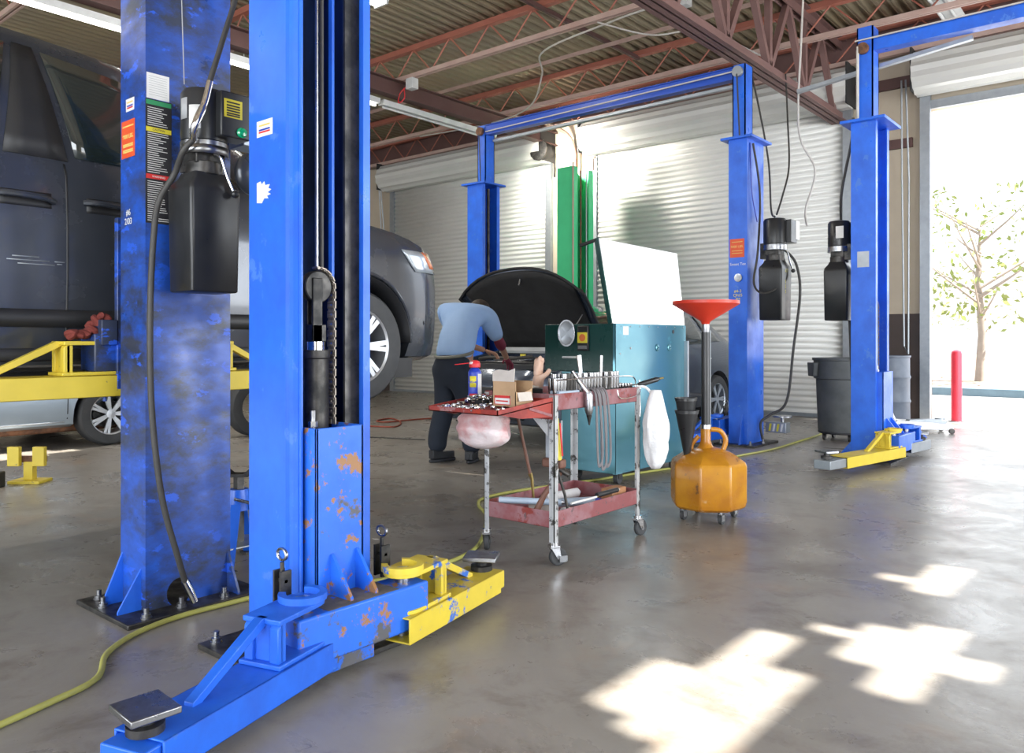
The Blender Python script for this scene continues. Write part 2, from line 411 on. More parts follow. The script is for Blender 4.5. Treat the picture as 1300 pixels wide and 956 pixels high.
while x < XR+.3:
    sub = [(x, x+pitch)]
    if cuts(x+pitch/2) or cuts(x) or cuts(x+pitch): sub = None
    prof = [(0, 0), (.04, 0), (.055, .06), (.115, .06), (.13, 0), (.15, 0)]
    ys = [YF-.4, WY+.4]
    for a, b in cuts(x+pitch/2): ys[-1:-1] = [a, b]
    for k in range(0, len(ys), 2):
        dk.quadsheet([[(x+u, ys[k], RZ+h) for u, h in prof], [(x+u, ys[k+1], RZ+h) for u, h in prof]])
    x += pitch
struct(dk, 'ceiling', 'deck', solid=.004)

# corrugated roller doors
def door_sheet(a, b, z0, z1, y):
    m = MB(); rows = []; z = z0
    while z < z1-1e-4:
        for dz, dy in ((0, .0), (.012, .014), (.028, .016), (.060, -.008), (.078, -.004)):
            if z+dz <= z1+.02: rows.append([(a, y-dy, z+dz), (b, y-dy, z+dz)])
        z += .085
    return m.quadsheet(rows)
def drum(a, b, m):
    prof = []
    n = 26
    for k in range(n+1):
        t = PI*.5 + 2*PI*k/n
        r = .265 + (.020 if k % 2 == 0 else 0)
        prof.append((WY-.20+r*math.cos(t), 4.50+r*math.sin(t)))
    return m.prism(prof[:-1], a-.08, b+.08, 'x')
for i, (a, b) in enumerate(DOORS):
    closed = i < 2
    t = thing('door_%d' % (i+1), None, None, ((a+b)/2, WY, 0)); t['kind'] = 'structure'
    if closed:
        build(door_sheet(a, b, .03, 4.42, WY-.045), 'curtain', 'slat', t, solid=.003, recalc=False)
        build(MB().box(a, WY-.07, 0, b, WY-.02, .05), 'bottom_bar', 'galv', t)
    else:
        build(MB().box(a, WY-.06, DH-.05, b, WY-.01, DH+.06), 'bottom_bar', 'galv', t)
    build(drum(a, b, MB()), 'roller_drum', 'slat', t, ang=12)
    for s, xx in ((-1, a), (1, b)):
        build(MB().box(xx-.06, WY-.09, 0, xx+.06, WY-.02, 4.35).box(xx-.02, WY-.02, 0, xx+.02, WY+.12, 4.35), 'guide_rail', 'galv', t)
        build(MB().box(xx+s*.09-.012, WY-.42, 4.25, xx+s*.09+.012, WY, 4.80), 'drum_bracket', 'black_matte', t)
# hand chains beside the doors
for x in (-2.78, -13.1):
    pts = [(x, WY-.25, 4.45), (x-.02, WY-.14, 3.2), (x, WY-.12, 1.0), (x+.05, WY-.12, .9), (x+.06, WY-.13, 3.2), (x+.05, WY-.25, 4.45)]
    o = build(MB().tube(pts, .012, 6), 'hand_chain', 'galv')
    tag(o, 'steel hand chain hanging on the pier beside the open bay door' if x > -5 else 'steel hand chain hanging at the far left edge of the farthest roller door', 'chain')

# girders along the bays and open-web joists across them
def girder(x, zb, depth, m, wdt=.20, truss=True, name='trim_2'):
    t = thing(name, None, None, (x, 3.2, zb)); t['kind'] = 'structure'
    y0, y1 = YF, WY
    build(MB().box(x-wdt/2, y0, zb, x+wdt/2, y1, zb+.018).box(x-.05, y0, zb, x-.035, y1, zb+.13).box(x+.035, y0, zb, x+.05, y1, zb+.13), 'bottom_chord', m, t)
    zt = zb+depth
    build(MB().box(x-wdt/2, y0, zt-.018, x+wdt/2, y1, zt).box(x-.05, y0, zt-.13, x-.035, y1, zt).box(x+.035, y0, zt-.13, x+.05, y1, zt), 'top_chord', m, t)
    n = 0
    y = WY-.3
    st = 1.12 if depth > .7 else .6
    while y - st > YF:
        build(MB().bar((x, y, zb+.08), (x, y-st/2, zt-.08), .07, .07), 'web_diagonal', m, t)
        build(MB().bar((x, y-st/2, zt-.08), (x, y-st, zb+.08), .07, .07), 'web_diagonal', m, t)
        if depth > .7: build(MB().bar((x, y-st, zb+.08), (x, y-st, zt-.08), .07, .07), 'web_post', m, t)
        y -= st
girder(-3.62, 4.08, 1.12, 'girder', .22, name='trim_2')
t = thing('trim_3', None, None, (-8.60, 3.2, 4.55)); t['kind'] = 'structure'
build(MB().box(-8.68, YF, 4.55, -8.52, WY, 4.565).box(-8.605, YF, 4.565, -8.595, WY, 4.77).box(-8.68, YF, 4.77, -8.52, WY, 4.785), 'i_beam', 'girder_dark', t)
girder(1.57, 4.08, 1.12, 'girder', .22, name='trim_4')
def joist(y, n):
    t = thing('trim_%d' % n, None, None, (-6, y, 4.8)); t['kind'] = 'structure'
    x0, x1 = XL, 1.5
    build(MB().box(x0, y-.045, 5.17, x1, y+.045, 5.245), 'top_chord', 'joist', t)
    build(MB().box(x0, y-.04, 4.79, x1, y-.012, 4.85).box(x0, y+.012, 4.79, x1, y+.04, 4.85), 'bottom_chord', 'joist_light', t)
    w = MB(); x = x1-.1; up = False
    while x-.36 > x0:
        za, zb_ = (4.82, 5.19) if not up else (5.19, 4.82)
        w.tube([(x, y, za), (x-.36, y, zb_)], .011, 6); x -= .36; up = not up
    build(w, 'web_rods', 'joist', t)
for k, y in enumerate((11.15, 9.96, 7.72, 5.48, 3.24, 1.0, -1.2, -3.4)): joist(y, 5+k)
struct(MB().bar((-17, 8.9, 5.0), (2, 8.9, 5.0), .02, .05), 'trim_13', 'joist_light')
struct(MB().box(XL, WY-.10, 4.92, XR, WY, 5.22), 'trim_14', 'girder')
b = MB()
for y0, y1 in ((9.96, 7.72), (7.72, 5.48)):
    b.bar((-6.0, y0, 5.15), (-6.0, y1, 5.15), .05, .05)
struct(b, 'trim_15', 'girder_dark')
struct(MB().box(-3.42, WY-.06, 3.62, -2.70, WY, 3.74), 'trim_16', 'girder_dark')
struct(MB().box(-3.42, WY-.06, 4.42, -2.70, WY, 4.56), 'trim_17', 'girder_dark')

# fluorescent strips hung in a row under the second girder
for k in range(6):
    y0 = 9.9 - k*2.5
    t = thing('strip_light', 'white strip light in the long row under the second girder', 'ceiling light', (-8.72, y0-1.2, 4.40), 'strip lights in the long row')
    build(MB().prism([(-8.79, 4.50), (-8.65, 4.50), (-8.67, 4.43), (-8.77, 4.43)], y0-2.44, y0, 'y'), 'housing', 'fixture', t)
    build(MB().tube([(-8.72, y0-2.40, 4.405), (-8.72, y0-.04, 4.405)], .016, 10), 'tube', 'tube' if k > 0 else 'fixture', t)
    for dy_ in (.3, 2.1): build(MB().tube([(-8.72, y0-dy_, 4.50), (-8.72, y0-dy_, 4.56)], .006, 6), 'hanger', 'fixture', t)
def twin(x, y0, y1, lab, lit):
    t = thing('twin_tube_light', lab, 'ceiling light', (x, (y0+y1)/2, 4.86))
    build(MB().prism([(x-.12, 4.98), (x+.12, 4.98), (x+.07, 4.92), (x-.07, 4.92)], y0, y1, 'y'), 'housing', 'fixture', t)
    for s in (-1, 1): build(MB().tube([(x+s*.065, y0+.03, 4.895), (x+s*.065, y1-.03, 4.895)], .019, 10), 'tube', 'tube' if lit else 'fixture', t)
    for s in (y0+.05, y1-.05): build(MB().box(x-.11, s-.012, 4.87, x+.11, s+.012, 4.94), 'lamp_holder', 'fixture', t)
    for s in (y0+.3, y1-.3): build(MB().tube([(x, s, 4.98), (x, s, 5.26)], .006, 6), 'hanger', 'fixture', t)
twin(-2.10, 9.0, 11.15, 'unlit twin tube ceiling light beyond the crossbar at upper right', False)
twin(-6.95, 3.55, 6.0, 'glowing twin tube ceiling light at the top edge beside the nearest blue column', True)

# conduits, cords and the horn on the green-column pier
def line(name, lab, pts, r, m, cat='cable', n=8, seg=8):
    o = build(MB().tube(spline(pts, n), r, seg), name, m); return tag(o, lab, cat)
line('conduit', 'rust-brown conduit bending from the ceiling down behind the green column', [(-8.9,9.4,4.9),(-8.6,10.2,4.85),(-8.25,11.0,4.75),(-8.12,11.32,4.45),(-8.12,11.34,3.6),(-8.12,11.34,.0)], .03, 'conduit', 'pipe')
line('conduit', 'thin dark vertical conduit on the pier above the green column', [(-8.02,11.33,5.1),(-8.02,11.34,4.0),(-8.02,11.34,.0)], .02, 'joist', 'pipe')
line('ceiling_cord', 'long sagging white cord strung across the ceiling joists', [(-10.5,9.9,4.75),(-8.6,9.7,4.62),(-7.4,9.2,4.55),(-6.7,8.6,4.72),(-6.2,8.0,4.76),(-5.0,7.8,4.78),(-4.2,7.7,4.8),(-3.6,7.6,5.15)], .012, 'cord')
line('ceiling_cord', 'pale cord swooping from the joist end to the brown girder', [(-5.2,7.72,4.78),(-4.7,8.1,4.62),(-4.3,8.6,4.72),(-3.75,9.0,4.4)], .010, 'cord')
line('hanging_cable', 'long white cable hanging loose from the girder in front of the closed door', [(-2.95,8.2,5.2),(-3.02,8.25,4.2),(-3.10,8.4,3.3),(-3.0,8.6,2.9),(-3.1,8.6,2.5),(-3.05,8.5,2.3)], .011, 'cord')
line('hanging_cable', 'black cable drooping from the girder to the pump on the right-hand column pair', [(-3.62,8.3,4.1),(-3.5,8.25,3.7),(-3.36,8.22,3.0),(-3.28,8.1,2.45),(-3.2,8.0,2.35)], .010, 'hose')
line('hanging_cable', 'dark cable looping wide from the girder beside the closed roller door', [(-3.55,9.2,4.2),(-3.45,9.0,3.6),(-3.32,8.7,3.0),(-3.24,8.3,2.6),(-3.2,8.05,2.38)], .010, 'hose')
t = thing('wall_horn', 'dark round siren mounted on the pier above the green column', 'siren', (-8.62,11.2,4.3))
build(MB().lathe([(.0,-.16),(.13,-.16),(.15,-.1),(.15,.02),(.10,.05),(.10,.14),(.0,.14)], (-8.62,11.15,4.42), 20, 'y'), 'body', 'clad', t)
build(MB().lathe([(.0,-.03),(.16,-.03),(.19,-.02),(.19,.02),(.0,.03)], (-8.62,10.97,4.42), 12, 'y'), 'front_ring', 'dark_steel', t)
build(MB().bar((-8.62,11.2,4.42), (-8.62,11.4,4.42), .06, .06).bar((-8.58,11.38,4.42), (-8.58,11.38,4.0), .03, .03), 'bracket', 'dark_steel', t)
t = thing('junction_box', 'small electrical box and fittings at the end of the pale ceiling joist', 'electrical box', (-8.35,7.72,4.7))
build(MB().box(-8.42,7.66,4.64,-8.28,7.78,4.79), 'box', 'fixture', t, bevel=.006)
build(MB().tube(spline([(-8.42,7.7,4.7),(-8.52,7.65,4.6),(-8.5,7.6,4.45),(-8.4,7.62,4.5),(-8.45,7.66,4.66)]), .008, 6), 'red_wire', 'can_red', t)
t = thing('junction_box', 'small electrical box on the pale joist next to the brown girder', 'electrical box', (-4.1,7.72,4.7))
build(MB().box(-4.18,7.66,4.66,-4.02,7.78,4.79), 'box', 'fixture', t, bevel=.006)
build(MB().tube([(-4.0,7.72,4.72),(-3.7,7.75,4.74)], .012, 6), 'stub', 'fixture', t)

# ------------------------------------------------------------------ outside
struct(MB().box(-40, WY+.3, -.12, 30, 60, -.01), 'ground', 'asphalt')
struct(MB().box(-40, -60, -.12, 30, YF-.3, -.01), 'ground', 'asphalt')
struct(MB().box(XR+.25, YF-.3, -.12, 30, WY+.3, -.01), 'ground', 'asphalt')
struct(MB().box(-40, YF-.3, -.12, XL-.25, WY+.3, -.01), 'ground', 'asphalt')
struct(MB().box(-14, 17.6, -.01, 14, 18.0, .14), 'kerb', 'kerb')
v = MB()
rows = []
for j in range(13):
    yy = 18.0+j*.8; rows.append([(xx*1.5, yy, .12+.045*j+.05*noise.noise(V(xx*.7, yy, 0))) for xx in range(-12, 10)])
struct(v.quadsheet(rows), 'verge', 'verge')
struct(MB().box(-16, 29, 0, 14, 29.6, 3.6), 'wall_outside', 'white_panel')
t = thing('parking_bollard', 'round red bollard standing just outside the open bay door', 'bollard', (-2.36,11.9,0))
build(MB().lathe([(.0,0),(.065,0),(.065,.90),(.055,.94),(.03,.955),(0,.96)], (-2.30,11.95,-.01), 24), 'post', 'bollard', t)
build(MB().lathe([(0,0),(.10,0),(.10,.015),(0,.015)], (-2.30,11.95,-.01), 24), 'base_plate', 'steel', t)
def tree(x, y, h, seed, lab):
    random.seed(seed)
    t = thing('leafy_tree', lab, 'tree', (x, y, .3), 'trees outside the bay door')
    tr = MB()
    tr.tube([(x,y,.2),(x+.05,y,1.2),(x-.05,y+.1,2.4),(x,y,h*.75)], [.11,.09,.07,.02], 10)
    for k in range(16):
        z = 1.5+random.random()*(h*.5); a = random.random()*2*PI; L_ = .6+random.random()*1.0
        tr.tube([(x,y,z),(x+math.cos(a)*L_*.6,y+math.sin(a)*L_*.6,z+.4*L_),(x+math.cos(a)*L_,y+math.sin(a)*L_,z+.7*L_)], [.03,.018,.006], 6)
    build(tr, 'trunk', 'trunk', t)
    lf = MB()
    for k in range(1500):
        a = random.random()*2*PI; r = (random.random()**.5)*1.7; z = h*.62+(random.random()-.5)*h*.75*(1-.3*r/1.7)
        p = V(x+math.cos(a)*r, y+math.sin(a)*r, z)
        if noise.noise(p*1.1) < -.02: continue
        q = Matrix.Translation(p) @ Matrix.Rotation(random.random()*6, 4, V(random.random()-.5,random.random()-.5,random.random()-.5).normalized())
        s = .05+random.random()*.05
        vs = [lf.bm.verts.new(q @ V(*c)) for c in ((-s,0,0),(0,-s*.5,.01),(s,0,0),(0,s*.5,.01))]
        lf.face(vs)
    o = build(lf, 'foliage', 'leaf', t, recalc=False)
tree(-3.3, 19.5, 4.6, 3, 'pale sunlit tree seen at the left of the open bay doorway')
tree(.9, 23.6, 4.4, 5, 'pale sunlit tree seen at the right of the open bay doorway')

# ------------------------------------------------------------------ light
wd = bpy.data.worlds.new('w'); scn.world = wd; wd.use_nodes = True
nt = wd.node_tree; bg = nt.nodes['Background']
sky = nt.nodes.new('ShaderNodeTexSky'); sky.sky_type = 'HOSEK_WILKIE'; sky.sun_direction = (-SUN).normalized(); sky.turbidity = 3.5; sky.ground_albedo = .5
mx = nt.nodes.new('ShaderNodeMix'); mx.data_type = 'RGBA'; mx.inputs['Factor'].default_value = .55
nt.links.new(sky.outputs['Color'], mx.inputs[6]); mx.inputs[7].default_value = (.92, .96, 1, 1)
nt.links.new(mx.outputs[2], bg.inputs['Color']); bg.inputs['Strength'].default_value = 2.3
def light(kind, name, loc, energy, **k):
    l = bpy.data.lights.new(name, kind); l.energy = energy
    for a, b in k.items(): 
        if a != 'dir': setattr(l, a, b)
    o = bpy.data.objects.new(name, l); COL.objects.link(o); o.location = loc
    if 'dir' in k: o.rotation_euler = Vector(k['dir']).to_track_quat('-Z', 'Y').to_euler()
    return o
light('SUN', 'sun', (5, 0, 9), 16.0, angle=math.radians(.6), color=(1, .93, .82), dir=SUN)
def bay(x, y, w_, dirv, e):
    return light('AREA', 'daylight', (x, y, 2.15), e, shape='RECTANGLE', size=w_, size_y=4.0, color=(.90, .95, 1.0), dir=dirv)
for a, b, e in ((-5.6, -1.2, 220), (-.4, 4.0, 330), (-10.8, -6.4, 160)): bay((a+b)/2, YF-.35, 4.3, (0,1,0), e)
bay(XR+.3, 7.1, 4.9, (-1,0,0), 420); bay(XR+.3, .85, 4.6, (-1,0,0), 190)
bay(-.45, WY+.4, 4.1, (0,-1,0), 70)
light('SPOT', 'wall_glow_spot', (-8.1, 10.3, 4.2), 380, spot_size=math.radians(150), spot_blend=1, shadow_soft_size=.15, color=(1,.94,.84), dir=(.15,.7,-.25))  # added spot without a fitting, makes the glow on the door wall
for k in range(4): light('AREA', 'strip_glow', (-8.72, 6.2-k*2.5, 4.36), 22, shape='RECTANGLE', size=.1, size_y=2.3, color=(1,.95,.86), dir=(0,0,-1))
light('AREA', 'twin_glow', (-6.95, 4.8, 4.84), 45, shape='RECTANGLE', size=.2, size_y=2.3, color=(1,.96,.88), dir=(0,0,-1))

# ------------------------------------------------------------------ camera
cam = bpy.data.cameras.new('camera'); co = bpy.data.objects.new('camera', cam); COL.objects.link(co)
TH = math.atan(850/1010)
co.location = (0, 0, 1.08); co.rotation_euler = (PI/2, 0, TH)
cam.sensor_width = 36; cam.lens = 36*1010/1300; cam.shift_y = -(478-432)/1300; cam.clip_start = .05; cam.clip_end = 200
scn.camera = co
scn.view_settings.view_transform = 'Standard'; scn.view_settings.look = 'None'; scn.view_settings.gamma = 1
scn.view_settings.use_curve_mapping = False; scn.view_settings.exposure = 0.58
# ------------------------------------------------------------------ two-post lifts
def channel(cx, cy, wd_, dp, z0, z1, open_x, lip=.055, th=.012, ch=0.):
    """C section; cx,cy = near corner on the camera-facing side (max x, min y)"""
    l = lip; l0 = lip if not ch else .022
    if open_x > 0:
        P = [(-wd_,0)]
        P += [(-ch,0),(-ch+.006,.010),(0,.016)] if ch else [(0,0)]
        P += [(0,l0),(-th,l0),(-th,th),(-wd_+th,th),(-wd_+th,dp-th),(-th,dp-th),(-th,dp-l),(0,dp-l),(0,dp),(-wd_,dp)]
    else:
        P = [(0,0),(0,dp),(-wd_,dp),(-wd_,dp-l),(-wd_+th,dp-l),(-wd_+th,dp-th),(-th,dp-th),(-th,th),(-wd_+th,th),(-wd_+th,l),(-wd_,l),(-wd_,0)]
    return MB().prism([(cx+a, cy+b) for a, b in P], z0, z1)
def bolt(x, y, z, t, nm='anchor_bolt', h=.038, r=.010):
    build(MB().lathe([(0,0),(r*2.1,0),(r*2.1,.004),(r*1.7,.005),(r*1.7,.016),(r,.017),(r,h),(0,h)], (x,y,z), 12), nm, 'steel', t)
def gusset(x, y, z, sx, sy, hgt, run, t, m='blue', th=.010):
    """triangular fin rising from z; runs away from the post along (sx, sy)"""
    g = MB()
    if sx: g.prism([(x, z), (x+sx*run, z), (x+sx*run, z+.01), (x, z+hgt)], y-th/2, y+th/2, 'y')
    else: g.prism([(y, z), (y+sy*run, z), (y+sy*run, z+.01), (y, z+hgt)], x-th/2, x+th/2, 'x')
    build(g, 'gusset', m, t)
def rot_about(p, a): return Matrix.Translation(p) @ Matrix.Rotation(a, 4, 'Z') @ Matrix.Translation(-Vector(p))
def swing_arm(t, hx, hy, z0, s, ang, m_arm, m_brk, L_=.66, pad=True, inner='yellow', name='swing_arm', tipm='yellow_blue', tipl=.05, pad_z=.05, eye=True):
    """box arm pinned at (hx,hy) on the end of a carriage beam, running along s*Y and turned by ang"""
    R_ = rot_about((hx, hy, 0), ang)
    a = MB(); W = .082
    y0, y1 = hy-s*.07, hy+s*L_
    a.box(hx-W, y0, z0, hx+W, y1, z0+.006).box(hx-W, y0, z0+.084, hx+W, y1, z0+.09).box(hx-W, y0, z0, hx-W+.007, y1, z0+.09).box(hx+W-.007, y0, z0, hx+W, y1, z0+.09)
    arm = build(a.xf(R_), name, m_arm, t, bevel=.003)
    # inner extension with its end and screw pad
    e = MB().box(hx-W+.012, hy+s*.2, z0+.01, hx+W-.012, y1+s*tipl, z0+.08)
    build(e.xf(R_), 'arm_extension', tipm, arm, bevel=.004)
    c = y1+s*(tipl-.05)-s*.02
    if pad:
        build(MB().cyl((hx, c, z0+.08), (hx, c, z0+.08+pad_z), .022, 14).lathe([(0,0),(.045,0),(.045,.02),(0,.02)], (hx,c,z0+.09), 16).xf(R_), 'pad_screw', 'dark_steel', arm)
        pm = rot_about((hx, c, 0), .35*s)
        build(MB().box(hx-.068, c-.06, z0+.085+pad_z, hx+.068, c+.06, z0+.103+pad_z).xf(pm).xf(R_), 'lifting_pad', 'steel', arm, bevel=.003)
    # hinge bracket: lower tongue, upright C plate, upper tongue, sloping brace
    zt = z0+.215
    b = MB()
    pl = [(hx-.075, hy+s*.20), (hx-.075, hy)] + [(hx-.075*math.cos(k*PI/8), hy-s*.075*math.sin(k*PI/8)) for k in range(1, 8)] + [(hx+.075, hy), (hx+.075, hy+s*.20)]
    b.prism(pl, z0+.091, z0+.105, 'z'); 
    pl2 = [(hx-.068, hy+s*.19), (hx-.068, hy)] + [(hx-.068*math.cos(k*PI/8), hy-s*.068*math.sin(k*PI/8)) for k in range(1, 8)] + [(hx+.068, hy), (hx+.068, hy+s*.19)]
    b.prism(pl2, zt, zt+.016, 'z')
    # upright with rounded top
    q = [(hy+s*.155, z0+.104), (hy+s*.155, zt), (hy+s*.18, zt), (hy+s*.19, zt-.012), (hy+s*.19, z0+.104)]
    b.prism(q, hx+.03, hx+.062, 'x')
    b.prism(q, hx-.062, hx-.03, 'x')
    b.box(hx-.062, hy+s*.165, z0+.104, hx+.062, hy+s*.18, zt)
    build(b.xf(R_), 'hinge_bracket', m_brk, arm, bevel=.003)
    br = MB().prism([(hy+s*.17, zt+.016), (hy+s*.20, zt+.016), (hy+s*.46, z0+.10), (hy+s*.46, z0+.088), (hy+s*.43, z0+.088), (hy+s*.17, zt)], hx-.02, hx+.012, 'x')
    build(br.xf(R_), 'brace_plate', m_brk, arm, bevel=.002)
    p = MB().cyl((hx, hy, z0-.0), (hx, hy, z0+.235), .026, 18)
    build(p, 'hinge_pin', 'steel', arm)
    # toothed arc and arm-lock ring
    arc = MB()
    pts = [(hx-.035+.062*math.cos(k*PI/10+PI*.25*0), hy+.062*math.sin(k*PI/10)) for k in range(-8, 9)]
    outer = [(hx+.075*math.cos(k*PI/9), hy+.075*math.sin(k*PI/9)) for k in range(-7, 8)]
    innr = [(hx+.052*math.cos(k*PI/9), hy+.052*math.sin(k*PI/9)) for k in range(7, -8, -1)]
    arc.prism(outer+innr, z0+.231, z0+.252, 'z')
    build(arc, 'lock_arc', m_brk, arm)
    if eye:
        ex = hx-.11
        u = MB().box(ex-.022, hy-.02, z0+.19, ex-.014, hy+.02, z0+.30).box(ex+.014, hy-.02, z0+.19, ex+.022, hy+.02, z0+.30).box(ex-.022, hy-.006, z0+.262, ex+.022, hy+.006, z0+.272).cyl((ex,hy,z0+.2),(ex,hy,z0+.325),.007,8)
        build(u, 'lock_bracket', 'dark_steel', arm)
        build(MB().lathe([(.024+.006*math.cos(k*PI/4), .006*math.sin(k*PI/4)) for k in range(8)], (ex, hy, z0+.35), 20, 'y', close=True, sx=.75), 'pull_ring', 'steel', arm)
    return arm
def carriage(t, cx, cy, wd_, dp, z0, m, top, beam_h=.155, bx=.03, bw=.17, y0=None, y1=None, gus=True):
    """slide box in the column mouth plus the cross beam that carries the arms; opening faces +X"""
    yl, yr = cy+.035, cy+dp-.075
    x0, x1 = cx-.03, cx+.055
    k = MB()
    k.box(x1-.01, yl, z0, x1, yr, top).box(x0-.08, yl, z0, x1, yl+.01, top).box(x0-.08, yr-.01, z0, x1, yr, top)
    k.box(x0-.08, yl, top-.5, x0-.07, yr, top-.02)
    c = build(k, 'carriage', m, t, bevel=.002)
    b = MB().box(cx+bx, y0, z0+.035, cx+bx+bw, y1, z0+.035+beam_h)
    build(b, 'carriage_beam', m, t, bevel=.008)
    if gus:
        for yy in (cy+dp*.32, cy+dp*.66):
            build(MB().prism([(x1, z0+.035+beam_h), (x1+.105, z0+.035+beam_h), (x1+.105, z0+.045+beam_h), (x1+.006, z0+.035+beam_h+.135), (x1, z0+.035+beam_h+.135)], yy-.006, yy+.006, 'y'), 'beam_gusset', m, t)
    build(MB().cyl((cx-.005, yl+.03, top-.02), (cx-.005, yl+.03, top+.055), .009, 12).lathe([(0,0),(.016,0),(.016,.02),(0,.02)], (cx-.005, yl+.03, top), 6), 'chain_anchor', 'steel', t)
    return c
def ram(t, x, y, z0, z1, r=.030, chain_to=None):
    b = MB().lathe([(0,z0),(r,z0),(r,z1-.30),(r*1.12,z1-.295),(r*1.12,z1-.27),(r*.8,z1-.268),(0,z1-.268)], (x,y,0), 20)
    c = build(b, 'hydraulic_ram', 'dark_steel', t)
    build(MB().cyl((x,y,z1-.27),(x,y,z1-.24), r*.72, 20), 'ram_rod', 'chrome', c)
    k = MB().box(x-.022, y-.028, z1-.24, x-.012, y+.012, z1-.02).box(x+.012, y-.028, z1-.24, x+.022, y+.012, z1-.02).box(x-.022,y-.028,z1-.24,x+.022,y+.028,z1-.18)
    build(k, 'pulley_yoke', 'dark_steel', c, bevel=.003)
    build(MB().lathe([(0,-.016),(.052,-.016),(.056,-.012),(.048,-.006),(.048,.006),(.056,.012),(.052,.016),(0,.016)], (x, y, z1-.05), 28, 'x'), 'chain_pulley', 'dark_steel', c)
    if chain_to is not None:
        L_ = MB(); path = []
        for k in range(9): a = PI/2 - k*(PI/2)/8; path.append(V(x, y+.066*math.cos(a), z1-.05+.066*math.sin(a)))
        z = z1-.05
        while z > chain_to: z -= .017; path.append(V(x, y+.066, z))
        # leaf chain: pairs of side plates with cross pins
        i = 0
        while i < len(path)-1:
            p, q = path[i], path[i+1]
            for dx in ((-.013,.013) if i % 2 else (-.007,.007)):
                L_.bar(p+V(dx,0,0)+(p-q)*.25, q+V(dx,0,0)+(q-p)*.25, .0045, .021, up=V(1,0,0) if abs((q-p).normalized().x) < .9 else V(0,1,0))
            L_.cyl(p+V(-.016,0,0), p+V(.016,0,0), .006, 6)
            i += 1
        build(L_, 'lifting_chain', 'chain', t, ang=60)
def base_plate(t, x0, y0, x1, y1, bolts, m='dark_steel', h=.02):
    build(MB().box(x0, y0, 0, x1, y1, h), 'base_plate', m, t, bevel=.004)
    for bx_, by_ in bolts: bolt(bx_, by_, h, t)

def pump(t, cx, cy, zt, s=1., ax=1, labels=True):
    """motor on top of a pump block on top of a plastic tank; hangs on the column's face"""
    r = .085*s
    blk = build(MB().box(cx-.05*s, cy-.06*s, zt-.29*s, cx+.05*s, cy+.06*s, zt-.21*s).lathe([(0,0),(.07*s,0),(.07*s,.05*s),(0,.05*s)], (cx,cy,zt-.33*s), 20), 'pump_block', 'dark_steel', t, bevel=.004)
    build(MB().lathe([(0,-.20*s),(r,-.20*s),(r*1.02,-.19*s),(r*1.02,-.02*s),(r*.9,-.004*s),(0,0)], (cx,cy,zt), 28), 'motor', 'black', blk)
    build(MB().lathe([(r*1.04,-.245*s),(r*1.04,-.205*s),(0,-.205*s),(0,-.245*s)][::-1], (cx,cy,zt), 28), 'motor_flange', 'steel', blk)
    sb = build(MB().box(cx+.03*s, cy+.00*s, zt-.19*s, cx+.125*s, cy+.125*s, zt-.015*s), 'switch_box', 'black', blk, bevel=.006)
    # tank: rounded square bottle with sloping shoulders
    tk = MB(); zz = [(-.785,.90),(-.78,.95),(-.40,1.0),(-.375,.96),(-.345,.74),(-.325,.66)]
    rings = []
    for dz, k in zz:
        w2 = .092*s*k; ring = []
        for c_, a0 in (((1,1),0),((-1,1),90),((-1,-1),180),((1,-1),270)):
            for q in range(5):
                a = math.radians(a0+q*22.5); rr = .014*s
                ring.append(tk.bm.verts.new((cx+c_[0]*(w2-rr)+rr*math.cos(a), cy+(c_[1]*(w2*1.12-rr)+rr*math.sin(a)), zt+dz*s)))
        rings.append(ring)
    for a, b in zip(rings, rings[1:]):
        for k in range(20): tk.face((a[k], a[(k+1)%20], b[(k+1)%20], b[k]))
    tk.face(rings[0][::-1]); tk.face(rings[-1])
    tank = build(tk, 'oil_tank', 'black', blk, ang=50)
    build(MB().bar((cx, cy-.02*s, zt-.25*s), (cx-.10*s*ax, cy-.02*s, zt-.25*s), .05*s, .12*s), 'mounting_bracket', 'dark_steel', blk)
    # release lever and knob
    lv = MB().tube(spline([(cx+.06*s,cy+.01*s,zt-.25*s),(cx+.09*s,cy+.02*s,zt-.27*s),(cx+.10*s,cy+.04*s,zt-.34*s),(cx+.115*s,cy+.06*s,zt-.40*s)], 5), .006*s, 8)
    build(lv, 'release_lever', 'chrome', blk)
    build(MB().sphere((cx+.118*s,cy+.062*s,zt-.405*s), .016*s), 'lever_knob', 'black', blk)
    build(MB().cyl((cx+.03*s,cy+.06*s,zt-.38*s),(cx+.05*s,cy+.085*s,zt-.36*s),.026*s,14), 'filler_cap', 'black', blk)
    return blk, sb

# ---- nearest column: opening to +X, slide low, arms just off the floor
A = (-2.215, 1.540); aw, ad = .285, .305
t = thing('lift_column', 'nearest blue lift column, chain and ram in its open face, rusty slide and low arms', 'car lift', (A[0]-.14, A[1]+.15, 0))
LA = t
build(channel(A[0], A[1], aw, ad, .02, 3.25, 1, lip=.03, ch=.065), 'column', 'blue', t)
